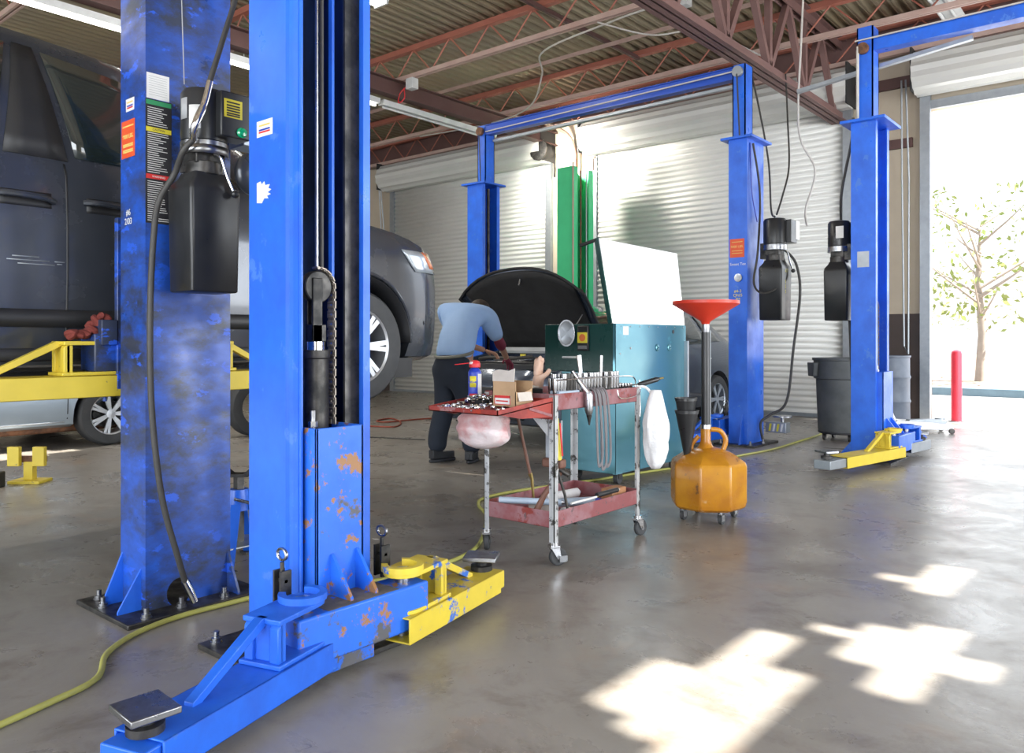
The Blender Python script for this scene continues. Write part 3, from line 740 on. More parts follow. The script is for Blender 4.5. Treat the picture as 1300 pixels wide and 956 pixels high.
# inner guide lips at the mouth and the far inside strip
build(MB().box(A[0]-.055, A[1]+ad-.075, .02, A[0]-.045, A[1]+ad-.012, 3.25), 'guide_strip', 'dark_steel', t)
build(MB().box(A[0]-.27, A[1]+.155, .02, A[0]-.262, A[1]+ad-.014, 3.25), 'back_strip', 'inner_navy', t)  # near-black navy sheet over part of the inner back web
build(MB().box(A[0]-.26, A[1]+ad-.018, .02, A[0]-.085, A[1]+ad-.0125, 3.25), 'inner_strip', 'inner_navy', t)
build(MB().box(A[0]-.10, A[1]+.20, .9, A[0]-.08, A[1]+.21, 3.25), 'sync_strip', 'blue', t)
base_plate(t, A[0]-.42, A[1]-.12, A[0]+.10, A[1]+ad+.12, [(A[0]+.07, A[1]+ad+.07), (A[0]+.07, A[1]-.07), (A[0]-.38, A[1]-.07)])
carriage(t, A[0], A[1], aw, ad, .045, 'blue_rust', .79, y0=1.415, y1=1.955, bx=.052, bw=.135)
build(MB().box(A[0]+.056, 1.53, .2352, A[0]+.182, 1.82, .2362), 'dust_layer', 'dust', t)
build(MB().box(A[0]+.06, A[1]+.0, .022, A[0]+.15, A[1]+.20, .10), 'lower_block', 'blue_rust', t, bevel=.004)
ram(t, A[0]-.085, A[1]+.136, .3, 1.315, r=.043, chain_to=.80)
build(MB().tube([(A[0]-.085, A[1]+.138, 1.33), (A[0]-.085, A[1]+.138, 3.25)], .006, 6), 'equaliser_cable', 'steel', t)
build(MB().tube([(A[0]-.1, A[1]+.17, 1.30), (A[0]-.1, A[1]+.17, 3.25)], .008, 6), 'hose_line', 'hose', t)
for z, w_, h_ in ((1.78, .047, .055),): build(MB().box(A[0]-.235, A[1]-.0012, z, A[0]-.235+w_*2, A[1], z+h_), 'column_sticker', 'white', t)
def print_lines(x0, x1, y, zs, ms, par, axis='y'):
    for z, m_ in zip(zs, ms):
        build(MB().box(x0, y, z, x1, y-.0005, z+.006) if axis == 'y' else MB().box(y, x0, z, y+.0005, x1, z+.006), 'print_line', m_, par)
print_lines(A[0]-.222, A[0]-.155, A[1]-.0013, (1.815,1.800,1.792), ('gold_print','can_blue','can_red'), t)
st = [(0,0),(.03,-.004),(.045,.012),(.07,.008),(.062,.018),(.085,.022),(.065,.030),(.088,.038),(.068,.044),(.078,.056),(.05,.056),(.045,.070),(.03,.060),(.022,.072),(0,.068)]
build(MB().prism([(A[0]-.235+u, 1.555+v) for u, v in st], A[1]-.0012, A[1], 'y'), 'torn_sticker', 'white', t)
swing_arm(t, A[0]+.122, 1.89, .045, 1, math.radians(12), 'yellow_blue', 'yellow_blue', L_=.57)
swing_arm(t, A[0]+.122, 1.475, .045, -1, math.radians(17), 'blue', 'blue', L_=.62, tipm='blue')

# ---- second column: seen from behind, pump, stickers and hoses; its slide faces the van
B = (-3.095, 1.455); bw_, bd = .215, .362
t = thing('lift_column', 'blue lift column with black pump and warning labels, lifting the dark van', 'car lift', (B[0]-.1, B[1]+.18, 0))
LB = t
col = build(channel(B[0], B[1], bw_, bd, .02, 3.3, -1, lip=.05), 'column', 'blue_dull', t)
cut = MB().lathe([(0,-.03),(.055,-.03),(.055,.03),(0,.03)], (B[0], B[1]+.14, .065), 24, 'x', sx=1., sy=1.05); bool_cut(col, [cut])
base_plate(t, B[0]-.36, B[1]-.115, B[0]+.105, B[1]+bd+.10, [(B[0]-.19, B[1]-.08), (B[0]+.07, B[1]-.03), (B[0]+.05, B[1]+.12), (B[0]+.06, B[1]+.30), (B[0]-.3, B[1]-.05)])
gusset(B[0]-.04, B[1], .02, 0, -1, .16, .09, t, 'blue'); gusset(B[0]-.20, B[1], .02, 0, -1, .20, .08, t, 'blue'); gusset(B[0], B[1]+bd-.01, .02, 1, 0, .17, .085, t, 'blue_dull')
pmp, sw = pump(t, B[0]+.175, B[1]+.148, 2.05, 1.0, 1)
px, py = B[0]+.175, B[1]+.148
build(MB().box(px+.1255, py+.012, 1.935, px+.1267, py+.088, 2.005), 'yellow_notice', 'yellow_label', pmp)
print_lines(py+.022, py+.078, px+.1267, (1.99,1.978,1.968,1.958,1.948,1.94), ('ink',)*6, pmp, 'x')
build(MB().lathe([(0,0),(.020,0),(.020,.006),(.014,.012),(.014,.018),(0,.020)], (px+.125, py+.085, 1.885), 22, 'x'), 'start_button', 'green_button', pmp)
# curved paper labels round the motor
def wrap(cx, cy, r, a0, a1, z0, z1, nm, m, par):
    q = MB(); rows = []
    for z in (z0, z1): rows.append([(cx+r*math.cos(math.radians(a0+(a1-a0)*k/8)), cy+r*math.sin(math.radians(a0+(a1-a0)*k/8)), z) for k in range(9)])
    return build(q.quadsheet(rows), nm, m, par, solid=.0008)
wrap(px, py, .0885, -98, -72, 1.925, 2.005, 'motor_label', 'grey_print', pmp)
wrap(px, py, .0890, -66, -36, 1.885, 1.975, 'motor_label', 'white', pmp)
wrap(px, py, .090, -85, 60, 1.795, 1.828, 'flange_band', 'steel', pmp)
# stickers
def sheet_x(y0, z0, y1, z1, nm, m, off=.0012): return build(MB().box(B[0], y0, z0, B[0]+off, y1, z1), nm, m, t)
sheet_x(B[1]+.004, 2.03, B[1]+.095, 2.13, 'paper_notice', 'white')
for k in range(9): build(MB().box(B[0]+.0012, B[1]+.012, 2.045+k*.009, B[0]+.0016, B[1]+.086, 2.0462+k*.009), 'notice_line', 'grey_print', t)
wb = sheet_x(B[1]-.0, 1.54, B[1]+.105, 2.028, 'warning_placard', 'ink', .0010)
for z, m in ((2.006, 'green_label'), (1.90, 'yellow_label'), (1.715, 'red_label')):
    build(MB().box(B[0]+.001, B[1]+.002, z, B[0]+.0016, B[1]+.103, z+.018), 'placard_band', m, wb)
for z, s_ in ((1.909, 'CAUTION'), (1.724, 'WARNING')):
    text_mesh(s_, .011, onX(B[0]+.0018, B[1]+.052, z), 'placard_print', 'white' if s_ != 'CAUTION' else 'ink', wb)
for blk_, (za, zb_) in enumerate(((1.925, 2.0), (1.74, 1.893), (1.55, 1.706))):
    q = MB(); z = za; random.seed(blk_)
    while z < zb_:
        q.box(B[0]+.001, B[1]+.008, z, B[0]+.0016, B[1]+.05+random.random()*.045, z+.0028); z += .0085
    build(q, 'placard_text', 'white', wb)
ol = build(MB().box(B[0]-.205, B[1]-.0012, 1.815, B[0]-.09, B[1], 1.965), 'capacity_label', 'orange_label', t)
print_lines(B[0]-.195, B[0]-.10, B[1]-.0013, (1.938,), ('gold_print',), t)
text_mesh('9000 LBS.', .023, onY(B[0]-.148, B[1]-.0016, 1.90), 'label_print', 'gold_print', ol, bold=.0006)
print_lines(B[0]-.19, B[0]-.105, B[1]-.0013, (1.865,1.858,1.842,1.835), ('gold_print',)*4, t)
build(MB().box(B[0]-.165, B[1]-.0012, 2.00, B[0]-.095, B[1], 2.05), 'column_sticker', 'white', t)
print_lines(B[0]-.155, B[0]-.105, B[1]-.0013, (2.032,2.018,2.010), ('gold_print','can_blue','can_red'), t)
text_mesh('#6\n2/03', .036, onY(B[0]-.145, B[1]-.0012, 1.575), 'chalk_mark', 'white', t)
# hoses of this column
build(MB().tube(spline([(-2.84,1.74,3.4),(-2.81,1.71,2.75),(-2.80,1.679,2.462),(-2.80,1.613,2.229),(-2.80,1.558,2.05),(-2.80,1.545,1.99)], 6), .0105, 10), 'upper_hose', 'hose', t)
build(MB().tube(spline([(-2.80,1.56,2.055),(-2.80,1.545,1.99),(-2.80,1.530,1.945),(-2.80,1.50,1.875),(-2.84,1.515,1.835)], 5), [.013]*10+[.016]*4+[.0135]*7, 10), 'hose_fitting', 'chrome', t)
build(MB().tube(spline([(-2.84,1.515,1.835),(-2.87,1.49,1.787),(-2.94,1.493,1.714),(-2.98,1.452,1.61),(-2.98,1.432,1.473),(-2.98,1.420,1.234),(-2.98,1.420,.937),(-2.98,1.435,.698),(-2.98,1.469,.455),(-2.98,1.529,.232),(-3.0,1.57,.12)], 8), .0115, 10), 'lower_hose', 'hose', t)
build(MB().tube([(-3.0,1.565,.135),(-2.995,1.585,.09),(-2.985,1.60,.045)], [.014,.016,.013], 10), 'hose_fitting', 'chrome', t)
build(MB().tube(spline([(px+.07,py+.20,3.3),(px+.06,py+.22,2.4),(px+.07,py+.215,1.9),(px+.07,py+.21,1.2),(px+.0,py+.24,.6),(px-.03,py+.3,.1)], 8), .010, 8), 'riser_hose', 'hose', t)
build(MB().tube([(px+.069,py+.215,1.96),(px+.07,py+.215,1.80)], .013, 8), 'riser_fitting', 'brass', t)
build(MB().tube([(px-.06,py-.05,2.08),(px-.11,py-.04,2.6),(px-.11,py+.0,3.3)], .002, 5), 'thin_wire', 'grey_print', t)
build(MB().box(px-.06, py+.14, 1.86, px+.05, py+.30, 2.04), 'grey_control_box', 'galv', t, bevel=.004)
build(MB().box(px+.0505, py+.17, 1.90, px+.0515, py+.23, 2.0), 'control_label', 'white', t)
# raised slide and arms on the far side
zb = .845
build(MB().box(B[0]-bw_-.13, B[1]+.03, zb+.03, B[0]-bw_-.10, B[1]+bd-.03, zb+.75).box(B[0]-bw_-.1, B[1]+.05, zb+.03, B[0]-bw_+.05, B[1]+.06, zb+.75).box(B[0]-bw_-.1, B[1]+bd-.06, zb+.03, B[0]-bw_+.05, B[1]+bd-.05, zb+.75), 'carriage', 'blue_dull', t, bevel=.004)
build(MB().box(B[0]-.47, B[1]-.055, zb+.105, B[0]-.33, B[1]+bd+.10, zb+.262), 'carriage_beam', 'blue_dull', t, bevel=.006)
build(MB().box(B[0]-.37, B[1]-.035, zb+.215, B[0]-.31, B[1]+.03, zb+.32).cyl((B[0]-.34,B[1]-.01,zb+.22),(B[0]-.34,B[1]-.01,zb-.02),.008,10), 'arm_lock', 'blue_dull', t, bevel=.003)
swing_arm(t, B[0]-.40, B[1]+.02, zb, -1, math.radians(0), 'yellow', 'yellow', L_=.9, eye=False, tipm='yellow')
swing_arm(t, B[0]-.40, B[1]+bd+.03, zb, 1, math.radians(6), 'yellow', 'yellow', L_=.75, eye=False, tipm='yellow')

# ---- far lift over the car with its bonnet up: two columns, uprights and overhead beam
C0 = (-3.38, 7.73); E0 = (-7.03, 7.75)
t = thing('two_post_lift', 'blue two-post lift with overhead beam straddling the car with its bonnet up', 'car lift', (-5.2, 7.95, 0))
LC = t
build(channel(C0[0], C0[1], .20, .415, .02, 3.14, -1), 'right_column', 'blue', t)
build(channel(E0[0], E0[1], .27, .345, .02, 3.14, 1), 'left_column', 'blue', t)
for (x, y, w_, d_) in ((C0[0], C0[1], .20, .415), (E0[0], E0[1], .27, .345)):
    build(MB().box(x-w_-.07, y-.05, 3.14, x+.07, y+d_+.05, 3.165), 'top_plate', 'blue', t, bevel=.003)
    build(MB().box(x-w_-.12, y-.10, 0, x+.12, y+d_+.10, .02), 'base_plate', 'dark_steel', t)
    bolt(x+.06, y-.06, .02, t, h=.04); bolt(x-w_-.06, y-.06, .02, t, h=.04); bolt(x+.08, y+d_*.5, .02, t, h=.04)
    gusset(x-.05, y, .02, 0, -1, .30, .09, t)
UPC, UPE = (-3.50, 7.80), (-7.12, 7.83)
for (x, y) in (UPC, UPE):
    build(MB().box(x-.07, y, 3.165, x+.07, y+.012, 3.93).box(x-.07, y, 3.165, x-.058, y+.18, 3.93).box(x+.058, y, 3.165, x+.07, y+.18, 3.93).box(x-.07, y+.168, 3.165, x+.07, y+.18, 3.93), 'upright', 'blue', t)
build(MB().box(UPE[0]+.07, UPE[1]-.0, 3.80, UPC[0]-.0, UPE[1]+.10, 3.92).box(UPE[0]+.07, UPE[1]-.02, 3.915, UPC[0], UPE[1]+.12, 3.925), 'overhead_beam', 'blue_beam', t)
build(MB().bar((UPE[0]+.1, UPE[1]-.03, 3.83), (UPC[0], UPC[1]-.03, 3.86), .012, .012), 'cable_run', 'cord', t)
build(MB().bar((UPE[0]+.1, UPE[1]+.14, 3.74), (UPC[0], UPC[1]+.14, 3.76), .05, .03), 'shutoff_bar', 'galv', t)
for (x, y) in (UPC, UPE):
    build(MB().lathe([(0,-.02),(.055,-.02),(.055,.02),(0,.02)], (x, y-.03, 3.85), 20, 'y'), 'cable_sheave', 'rust' if x < -5 else 'galv', t)
    build(MB().tube([(x+.0, y-.05, 3.82), (x+.03, y-.05, 3.17)], .008, 6), 'drop_cable', 'hose', t)
build(MB().box(E0[0]-.14, E0[1]+.12, .02, E0[0]-.12, E0[1]+.2, 3.1).tube([(E0[0]-.05,E0[1]+.17,.4),(E0[0]-.05,E0[1]+.17,3.1)], .02, 8), 'inner_ram', 'dark_steel', t)
ol = build(MB().box(C0[0]-.185, C0[1]-.0015, 1.93, C0[0]-.03, C0[1], 2.12), 'capacity_label', 'orange_label', t)
text_mesh('9000 LBS.', .034, onY(C0[0]-.108, C0[1]-.002, 2.04), 'label_print', 'gold_print', t)
print_lines(C0[0]-.165, C0[0]-.05, C0[1]-.0016, (2.085,1.995,1.97), ('gold_print',)*3, t)
text_mesh('Sweet Tee', .04, onY(C0[0]-.10, C0[1]-.001, 1.86), 'chalk_mark', 'white', t)
text_mesh('#4-3\nQN/5\n/03', .042, onY(C0[0]-.10, C0[1]-.001, 1.54), 'chalk_mark', 'yellow_label', t)
build(MB().lathe([(0,0),(.042,0),(.042,.012),(.03,.02),(0,.02)], (C0[0]-.09, C0[1]-.02, 1.72), 18, 'y'), 'round_badge', 'steel', t)
pm, _ = pump(t, C0[0]+.21, C0[1]+.20, 2.32, 1.32, 1)
build(MB().box(C0[0]+.30, C0[1]+.14, 2.10, C0[0]+.302, C0[1]+.22, 2.24), 'motor_label', 'white', pm)
build(MB().box(C0[0]+.26, C0[1]+.33, 2.11, C0[0]+.38, C0[1]+.42, 2.30), 'switch_plate', 'white_panel', pm, bevel=.004)
text_mesh('S\nS\nS', .05, onX(C0[0]+.331, C0[1]+.17, 1.62), 'chalk_mark', 'tank_print', pm)
text_mesh('ATF', .05, onX(C0[0]+.331, C0[1]+.2, 1.78), 'chalk_mark', 'tank_print', pm)
build(MB().tube(spline([(C0[0]+.30,C0[1]+.30,1.98),(C0[0]+.37,C0[1]+.36,1.85),(C0[0]+.40,C0[1]+.38,1.55),(C0[0]+.34,C0[1]+.36,1.0),(C0[0]+.26,C0[1]+.38,.45),(C0[0]+.10,C0[1]+.33,.30),(C0[0]+.03,C0[1]+.27,.22),(C0[0]+.06,C0[1]+.25,.05)], 8), .014, 8), 'floor_hose', 'hose', t)
build(MB().tube(spline([(C0[0]+.28,C0[1]+.22,1.95),(C0[0]+.33,C0[1]+.20,1.70),(C0[0]+.2,C0[1]-.02,1.55),(C0[0]+.05,C0[1]+.05,1.66),(C0[0]+.08,C0[1]+.08,2.0),(C0[0]+.05,C0[1]+.2,2.6),(C0[0]+.02,C0[1]+.1,3.1)], 8), .011, 8), 'loop_hose', 'hose', t)
build(MB().tube(spline([(C0[0]+.005,C0[1]+.06,3.1),(C0[0]+.02,C0[1]+.07,2.6),(C0[0]+.03,C0[1]+.18,2.3)], 8), .005, 6), 'blue_wire', 'can_blue', t)
swing_arm(t, C0[0]-.33, C0[1]-.02, .06, -1, math.radians(-8), 'blue', 'blue', L_=.55, tipm='blue', pad_z=.10)
swing_arm(t, C0[0]-.33, C0[1]+.44, .06, 1, math.radians(12), 'blue', 'blue', L_=.5, tipm='blue', pad_z=.10)
build(MB().box(C0[0]-.42, C0[1]-.08, .10, C0[0]-.26, C0[1]+.50, .26), 'right_carriage_beam', 'blue', t, bevel=.006)
# hazard-striped rear arm poking out behind the right column
ra = build(MB().box(C0[0]-.02, C0[1]+.52, .10, C0[0]+.20, C0[1]+.64, .21), 'rear_arm', 'galv', t, bevel=.004)
for k in range(4):
    y_ = C0[1]+.5185; x_ = C0[0]+.01+k*.042
    build(MB().prism([(x_, .115), (x_+.022, .115), (x_+.036, .195), (x_+.014, .195)], y_, y_+.001, 'y'), 'hazard_stripe', 'yellow_label' if k % 2 == 0 else 'white', ra)
build(MB().cyl((C0[0]+.14, C0[1]+.58, .2), (C0[0]+.14, C0[1]+.58, .27), .02, 12).lathe([(0,.265),(.10,.265),(.10,.28),(0,.28)], (C0[0]+.14, C0[1]+.58, 0), 20), 'rear_pad', 'steel', ra)

# ---- right lift: column with overhead beam leaving the frame
D0 = (-2.06, 7.42)
t = thing('lift_column', 'blue lift column beside the open bay, yellow arm at its foot, overhead beam to the right', 'car lift', (D0[0]-.1, D0[1]+.2, 0))
LD = t
build(channel(D0[0], D0[1], .21, .415, .02, 3.02, 1, lip=.06), 'column', 'blue', t)
build(MB().box(D0[0]-.21-.08, D0[1]-.06, 3.02, D0[0]+.09, D0[1]+.47, 3.045), 'top_plate', 'blue', t, bevel=.003)
build(MB().box(D0[0]-.19, D0[1]+.10, 3.045, D0[0]-.05, D0[1]+.112, 3.90).box(D0[0]-.19, D0[1]+.10, 3.045, D0[0]-.178, D0[1]+.27, 3.90).box(D0[0]-.062, D0[1]+.10, 3.045, D0[0]-.05, D0[1]+.27, 3.90).box(D0[0]-.19, D0[1]+.258, 3.045, D0[0]-.05, D0[1]+.27, 3.90), 'upright', 'blue', t)
build(MB().box(D0[0]-.05, D0[1]+.12, 3.68, 1.9, D0[1]+.24, 3.80), 'overhead_beam', 'blue', t)
build(MB().bar((D0[0]-.2, D0[1]+.08, 3.78), (1.9, D0[1]+.08, 3.80), .012, .012), 'cable_run', 'cord', t)
build(MB().bar((D0[0]-.8, D0[1]+.30, 3.50), (D0[0]+.7, D0[1]+.30, 3.66), .05, .035), 'shutoff_bar', 'galv', t)
build(MB().lathe([(0,-.02),(.05,-.02),(.05,.02),(0,.02)], (D0[0]-.13, D0[1]+.07, 3.70), 20, 'y'), 'cable_sheave', 'rust', t)
build(MB().tube([(D0[0]-.17, D0[1]+.06, 3.72), (D0[0]-.17, D0[1]+.06, 3.045)], .013, 8), 'drop_cable', 'cord', t)
build(MB().box(D0[0]-.155, D0[1]-.0015, 1.73, D0[0]-.055, D0[1], 1.87), 'grey_sticker', 'galv', t)
build(MB().box(D0[0]-.34, D0[1]-.10, 0, D0[0]+.15, D0[1]+.5, .02), 'base_plate', 'dark_steel', t)
gusset(D0[0]-.21, D0[1]+.03, .02, -1, 0, .16, .12, t)
carriage(t, D0[0], D0[1], .21, .415, .06, 'blue', .80, y0=D0[1]-.02, y1=D0[1]+.52, bx=.06, bw=.14)
ram(t, D0[0]-.06, D0[1]+.17, .3, 1.42, chain_to=.80)
swing_arm(t, D0[0]+.13, D0[1]+.04, .06, -1, math.radians(-11), 'yellow', 'yellow', L_=.92, tipm='galv', tipl=.24, eye=False)
swing_arm(t, D0[0]+.13, D0[1]+.46, .06, 1, math.radians(-8), 'galv', 'blue', L_=.36, tipm='galv', eye=False)
pm, _ = pump(t, D0[0]-.38, D0[1]+.22, 2.19, 1.18, -1)
build(MB().box(D0[0]-.38, D0[1]+.115, 2.02, D0[0]-.31, D0[1]+.117, 2.13), 'motor_label', 'white', pm)
build(MB().tube(spline([(D0[0]-.36,D0[1]+.2,2.2),(D0[0]-.32,D0[1]+.1,2.45),(D0[0]-.24,D0[1]+.12,2.9),(D0[0]-.22,D0[1]+.1,3.1)], 6), .012, 8), 'riser_hose', 'hose', t)
build(MB().tube(spline([(D0[0]-.3,D0[1]+.25,1.3),(D0[0]-.27,D0[1]+.2,.9),(D0[0]-.25,D0[1]+.2,.3),(D0[0]-.3,D0[1]+.2,.03)], 6), .012, 8), 'lower_hose', 'hose', t)

# ---- green column in front of the pier
G0 = (-7.36, 10.24)
t = thing('lift_column', 'bright green lift column rising behind the raised black bonnet', 'car lift', (G0[0]-.15, G0[1]+.28, 0))
build(channel(G0[0], G0[1], .31, .57, .02, 3.84, 1, lip=.13, th=.014), 'column', 'green', t)
build(MB().box(G0[0]-.43, G0[1]-.1, 0, G0[0]+.12, G0[1]+.67, .02), 'base_plate', 'dark_steel', t)
build(MB().box(G0[0]-.20, G0[1]+.22, .02, G0[0]-.17, G0[1]+.35, 3.8).box(G0[0]-.05, G0[1]+.13, .4, G0[0]-.03, G0[1]+.44, 1.6), 'carriage', 'green', t)
build(MB().tube([(G0[0]-.02, G0[1]+.24, .3), (G0[0]-.02, G0[1]+.24, 3.8)], .014, 8), 'lift_cable', 'rust', t)
build(MB().tube([(G0[0]-.02, G0[1]+.40, .3), (G0[0]-.02, G0[1]+.40, 3.8)], .010, 8), 'lift_cable', 'galv', t)
build(MB().tube([(G0[0]+.01, G0[1]-.01, .3), (G0[0]+.01, G0[1]-.01, 3.9)], .014, 8), 'corner_pipe', 'conduit', t)
build(MB().box(G0[0]-.06, G0[1]+.50, 3.84, G0[0]+.04, G0[1]+.54, 4.05).box(G0[0]-.09, G0[1]+.49, 4.03, G0[0]+.07, G0[1]+.55, 4.07), 'top_bracket', 'conduit', t)
build(MB().bar((G0[0]-.02, G0[1]+.25, 1.68), (G0[0]-.02, G0[1]+.25, 1.9), .05, .05), 'safety_latch', 'dark_steel', t)
# red rag on the raised slide
pts = []
random.seed(4)
y = B[1]-.30
for k in range(34):
    u = k/33
    pts.append((B[0]-.38+.03*math.sin(k*1.7), B[1]-.135+.15*u+.012*math.sin(k*2.3), zb+.245+.095*max(0, u-.45)*1.3+.022*abs(math.sin(k*1.1))+(.03*math.sin((u-.6)*9) if u > .6 else 0)))
tag(build(MB().tube(spline(pts, 3), .014, 8), 'shop_rag', 'rag_red'), 'dark red twisted shop rag lying on the yellow arm bracket under the van', 'rag')
# ------------------------------------------------------------------ vehicles
def lerp(a, b, t): return a+(b-a)*t
class Car:
    """lofted body: stations (s behind the front bumper, zb, zbelt, zr, w, wr); the nose points to d*Y"""
    def __init__(s, cx, yf, z0, d, st): s.cx, s.yf, s.z0, s.d, s.st = cx, yf, z0, d, st
    def par(s, q):
        st = s.st
        if q <= st[0][0]: return st[0][1:]
        for i in range(len(st)-1):
            if q <= st[i+1][0]:
                t = (q-st[i][0])/(st[i+1][0]-st[i][0])
                out = []
                for k in range(1, 6):
                    p0 = st[max(i-1,0)][k]; p1 = st[i][k]; p2 = st[i+1][k]; p3 = st[min(i+2,len(st)-1)][k]
                    h0 = st[max(i-1,0)][0]; h1 = st[i][0]; h2 = st[i+1][0]; h3 = st[min(i+2,len(st)-1)][0]
                    m1 = (p2-p0)/max(h2-h0,1e-3)*(h2-h1); m2 = (p3-p1)/max(h3-h1,1e-3)*(h2-h1)
                    lim = 1.5*abs(p2-p1); m1 = max(-lim, min(lim, m1)); m2 = max(-lim, min(lim, m2))
                    out.append((2*t**3-3*t**2+1)*p1+(t**3-2*t**2+t)*m1+(-2*t**3+3*t**2)*p2+(t**3-t**2)*m2)
                return out
        return st[-1][1:]
    def half(s, q):
        zb, zt, zr, w, wr = s.par(q)
        P = [(0,zb),(w*.84,zb),(w*.955,zb+.035),(w*.985,zb+.12),(w,lerp(zb,zt,.45)),(w*1.0,lerp(zb,zt,.7)),(w*.985,zt-.07),(w*.95,zt)]
        gx = [(lerp(w*.95, wr, t)+.03*math.sin(PI*t)*(1 if zr-zt > .2 else 0), lerp(zt, zr-.07, t)) for t in (.33,.66,1.)]
        return P+gx+[(wr*.93, zr-.025),(wr*.75, zr-.004),(0,zr)]
    def pt(s, q, x, z): return V(s.cx+x, s.yf-s.d*q, s.z0+z)
    def body(s, parent, m, n=40, name='body'):
        mb = MB(); L_ = s.st[-1][0]; rings = []
        qs = sorted(set([st[0] for st in s.st]+[L_*k/n for k in range(n+1)]))
        for q in qs:
            h = s.half(q); ring = [s.pt(q, x, z) for x, z in h]+[s.pt(q, -x, z) for x, z in h[-2:0:-1]]
            rings.append([mb.bm.verts.new(p) for p in ring])
        for a, b in zip(rings, rings[1:]):
            k_ = len(a)
            for k in range(k_): mb.face((a[k], a[(k+1)%k_], b[(k+1)%k_], b[k]))
        mb.face(rings[0]); mb.face(rings[-1][::-1])
        return build(mb, name, m, parent, ang=30)
    def gside(s, q, t, side=1, off=.004):
        """point on the side glass: t=0 belt, 1 roof rail"""
        zb, zt, zr, w, wr = s.par(q)
        x = lerp(w*.95, wr, t)+.03*math.sin(PI*t); z = lerp(zt, zr-.07, t)
        return s.pt(q, side*(x+off), z)
    def window(s, par, corners, m='glass', side=1, name='side_window', nu=10, nv=6, off=.004):
        """corners: (q,t) bottom-rear, bottom-front, top-front, top-rear"""
        a, b, c, d_ = corners; rows = []
        for j in range(nv+1):
            v = j/nv; row = []
            for i in range(nu+1):
                u = i/nu
                q = lerp(lerp(a[0], b[0], u), lerp(d_[0], c[0], u), v); t = lerp(lerp(a[1], b[1], u), lerp(d_[1], c[1], u), v)
                row.append(s.gside(q, t, side, off))
            rows.append(row)
        return build(MB().quadsheet(rows), name, m, par, solid=.004)
    def sidex(s, q, z):
        h = s.half(q)
        for (x0, z0), (x1, z1) in zip(h[1:], h[2:]):
            if z0 <= z <= z1: return lerp(x0, x1, (z-z0)/max(z1-z0, 1e-5))
        return h[4][0]
    def side_patch(s, par, q0, q1, z0, z1, m, name, side=1, off=.004, solid=.004, nu=8, nv=4, skew=0.):
        rows = []
        for j in range(nv+1):
            z = lerp(z0, z1, j/nv); rows.append([s.pt(lerp(q0, q1, i/nu)+skew*(j/nv), side*(s.sidex(lerp(q0, q1, i/nu)+skew*(j/nv), z)+off), z) for i in range(nu+1)])
        return build(MB().quadsheet(rows), name, m, par, solid=solid)
def wheel(par, x, y, z, r, w_, side, rim='alloy', spokes=7, wd_=.2):
    tp = [(r*.66, -.5),(r*.74,-.52),(r*.93,-.5),(r*.985,-.40),(r,-.25),(r,.25),(r*.985,.40),(r*.93,.5),(r*.74,.52),(r*.66,.5)]
    t = build(MB().lathe([(a, b*w_) for a, b in tp], (x,y,z), 48, 'x', close=True), 'tyre', 'rubber', par)
    f = side*w_*.42
    rp = [(r*.66,-.48*w_),(r*.62,-.44*w_),(r*.60,0),(r*.62,.44*w_),(r*.66,.48*w_),(r*.675,.40*w_),(r*.64,0),(r*.675,-.40*w_)]
    rm = MB().lathe(rp, (x,y,z), 48, 'x', close=True)
    rm.lathe([(0,f-side*.02),(r*.17,f-side*.02),(r*.15,f+side*.004),(0,f+side*.006)], (x,y,z), 20, 'x')
    for k in range(spokes):
        for da in (-.10, .10):
            a = 2*PI*k/spokes; c0 = V(x+f-side*.010, y+math.cos(a+da*.5)*r*.10, z+math.sin(a+da*.5)*r*.10); c1 = V(x+f-side*.004, y+math.cos(a+da)*r*.63, z+math.sin(a+da)*r*.63)
            rm.bar(c0, c1, .018, r*.085, up=V(side,0,0).cross((c1-c0).normalized()))
    build(rm, 'rim', rim, t)
    build(MB().lathe([(0,-side*.02),(r*.45,-side*.02),(r*.45,-side*.01),(0,-side*.01)], (x,y,z), 28, 'x'), 'brake_disc', 'dark_steel', t)
    return t
def cyl_x(x0, x1, y, z, r, seg=40): return MB().lathe([(0,x0),(r,x0),(r,x1),(0,x1)], (0,y,z), seg, 'x')

# ---- the dark van up on the lift
VX, VYF, VZ = -4.64, 3.93, .71
van = Car(VX, VYF, VZ, 1, [(.12,.42,.60,.66,.60,.40),(.16,.27,.76,.82,.76,.56),(.25,.24,.88,.94,.88,.66),(.40,.235,.97,1.02,.945,.74),(.65,.235,1.03,1.08,.975,.80),(1.0,.23,1.07,1.13,.985,.80),(1.22,.23,1.09,1.20,.99,.78),(1.55,.23,1.115,1.42,.99,.75),(1.95,.23,1.13,1.66,.99,.74),(2.3,.23,1.14,1.735,.99,.735),(3.0,.23,1.15,1.785,.99,.73),(4.2,.23,1.16,1.79,.99,.73),(4.9,.25,1.16,1.72,.98,.70),(5.05,.32,1.12,1.62,.94,.66),(5.12,.42,1.05,1.5,.88,.60)])
t = thing('minivan', 'dark grey minivan raised on the lift, lower sides scratched, at the left edge', 'van', (VX, 1.4, VZ))
bd_ = van.body(t, 'van')
wy, wz, wr_ = 2.98, VZ+.335, .335
wy2 = wy-3.0
cuts_ = []
for yy in (wy, wy2): cuts_.append(MB().lathe([(0,VX-1.2),(.405,VX-1.2),(.405,VX-.62),(0,VX-.62)], (0,yy,wz+.02), 44, 'x')); cuts_.append(MB().lathe([(0,VX+.62),(.405,VX+.62),(.405,VX+1.2),(0,VX+1.2)], (0,yy,wz+.02), 44, 'x'))
bool_cut(bd_, cuts_)
